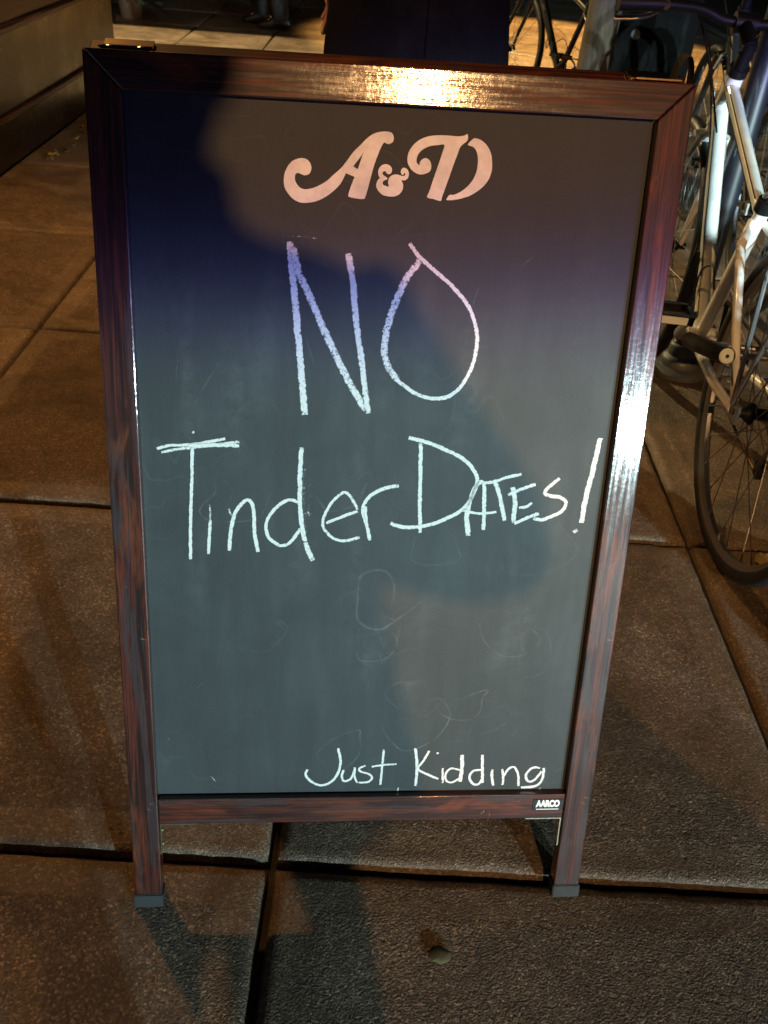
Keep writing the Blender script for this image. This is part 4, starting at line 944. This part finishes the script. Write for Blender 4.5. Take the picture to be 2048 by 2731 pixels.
person_a = make_person('person', 'person in a navy coat standing just behind the sandwich board', (0.045, 2.52, 0.002), R(4), M_COAT, 0.66,
    [(-0.11, 0.0), (0.12, 0.03)], [(-0.225, 0.03, 0.955), (0.19, 0.13, 0.99)], [(-0.235, -0.03, 1.16), (0.25, -0.03, 1.14)])
person_b = make_person('person', 'distant person in black trousers and black shoes on the lit pavement', (-1.02, 8.32, 0.002), R(75), M_BLACKCLOTH, 0.80,
    [(-0.10, -0.07), (0.10, 0.16)], [(-0.26, 0.08, 0.88), (0.26, -0.05, 0.88)], [(-0.25, -0.03, 1.13), (0.25, -0.05, 1.13)])
photographer = make_person('person', 'person in dark clothes holding up a phone to photograph the sandwich board', (0.104, -0.40, 0.002), R(20), M_BLACKCLOTH, 0.78,
    [(-0.12, -0.02), (0.12, 0.02)], [(-0.08, 0.19, 1.07), (0.072, 0.27, 1.09)], [(-0.25, -0.01, 1.13), (0.32, 0.02, 1.13)])
photographer.scale = (0.94, 0.95, 0.962)
phone = empty('phone', (-0.005, -0.022, 1.158), co.rotation_euler if False else m.to_euler()); tag(phone, 'slim dark phone held up towards the sandwich board', 'phone')
from_bm('case', bevel_prism([(-0.034, -0.115), (0.034, -0.115), (0.034, 0.022), (-0.034, 0.022)], 0.016, 0.023, 0.003, 2), M_BLK, phone)

# ================================================================== SMALL THINGS
def leaf(name, label, loc, rz, size, mat, tilt=(0, 0), lobes=5):
    pts = []; n = lobes * 8
    for k in range(n):
        a = 2 * math.pi * k / n
        r_ = size * (0.62 + 0.36 * abs(math.cos(a * lobes / 2)) ** 0.7 + 0.06 * math.sin(a * lobes * 3))
        if abs(a - math.pi) < 0.12: r_ *= 0.45
        pts.append((r_ * math.cos(a), r_ * math.sin(a), 0.12 * r_ + 0.004 * math.sin(a * 3)))
    v = [(0, 0, 0.002)] + pts; th = 0.0006
    v2 = [(x, y, z - th) for x, y, z in v]; nv = len(v)
    f = [(0, 1 + k, 1 + (k + 1) % n) for k in range(n)] + [(nv, nv + 1 + (k + 1) % n, nv + 1 + k) for k in range(n)] + [(1 + k, nv + 1 + k, nv + 1 + (k + 1) % n, 1 + (k + 1) % n) for k in range(n)]
    root = empty(name, loc, (tilt[0], tilt[1], rz)); tag(root, label, 'leaf')
    obj('blade', v + v2, f, mat, root, True)
    MB().tube([(-size * 0.3, 0, 0.003), (-size * 0.8, 0.002, 0.004), (-size * 1.25, 0.006, 0.008)], 0.0010, 6).build('stem', mat, root)
    return root
leaf('fallen_leaf', 'yellow lobed leaf on the pavement behind the rear wheel of the white bicycle', (0.862, 1.492, 0.003), 0.8, 0.030, M_LEAF)
leaf('fallen_leaf', 'small curled yellow leaf beside the larger leaf behind the white bicycle', (0.905, 1.50, 0.003), 2.2, 0.024, M_LEAF)
lg = 'dry leaves against the pub front'
for k in range(9):
    o = leaf('dry_leaf', 'small dry leaf lying at the foot of the pub front', (-1.585 + rnd.uniform(0, 0.10), 4.05 + rnd.uniform(0, 0.75), 0.004), rnd.uniform(0, 6), rnd.uniform(0.016, 0.028), M_LEAFB if k % 3 else M_LEAF, (rnd.uniform(-.3, .3), rnd.uniform(-.3, .3)))
    o['group'] = lg
gum = MB(); 
gum.lathe([(0.0, 0.0030), (0.006, 0.0027), (0.0105, 0.0018), (0.0130, 0.0002), (0.0130, -0.001)], 16, Matrix.Diagonal((1.15, 0.80, 1, 1)))
for q in gum.v: q.x += 0.0030 * noise.noise((q.x * 160, q.y * 160, 2)); q.y += 0.0030 * noise.noise((q.x * 160, q.y * 160, 8)); q.z += 0.0012 * noise.noise((q.x * 300, q.y * 300, 5))
go = gum.build('pebble', simple('pale_pebble', (0.085, 0.085, 0.045), 0.8, 90, 0.4, 0.001)); go.location = (0.135, 0.601, 0.0022); tag(go, 'small pale greenish pebble on the slab in front of the sandwich board', 'pebble')
# flowering pot plant far back by the pub corner
pp = empty('flower_pot', (-2.22, 8.30, 0.002)); tag(pp, 'pot plant with white flowers on the lit pavement past the pub front', 'pot plant')
MB().lathe([(0.0, 0.0), (0.085, 0.0), (0.11, 0.20), (0.12, 0.20), (0.12, 0.235), (0.105, 0.235), (0.10, 0.21), (0.0, 0.205)], 24).build('pot', M_POT, pp)
lf = MB()
for k in range(260):
    a = rnd.uniform(0, 6.28); r_ = abs(rnd.gauss(0.10, 0.07)); c = Vector((r_ * math.cos(a), r_ * math.sin(a), 0.22 + rnd.uniform(-0.10, 0.18)))
    d1 = Vector((math.cos(a + rnd.gauss(0, .6)), math.sin(a + rnd.gauss(0, .6)), rnd.uniform(-.5, .7))).normalized(); d2 = d1.orthogonal().normalized()
    lf.add([c, c + d1 * 0.035 + d2 * 0.014, c + d1 * 0.07, c + d1 * 0.035 - d2 * 0.014], [(0, 1, 2, 3)])
tag(lf.build('foliage', M_GREEN, pp, False), kind='stuff')
for k in range(14):
    a = rnd.uniform(0, 6.28); r_ = rnd.uniform(0.02, 0.2); fl = MB(); c = Vector((r_ * math.cos(a), r_ * math.sin(a), rnd.uniform(0.16, 0.40)))
    for q in range(6):
        t_ = q * math.pi / 3; d1 = Vector((math.cos(t_), math.sin(t_) * 0.8, 0.4)); d2 = Vector((-math.sin(t_), math.cos(t_), 0))
        fl.add([c, c + d1 * 0.016 + d2 * 0.011, c + d1 * 0.032, c + d1 * 0.016 - d2 * 0.011], [(0, 1, 2, 3)])
    fl.build('flower', M_PETAL, pp, False)
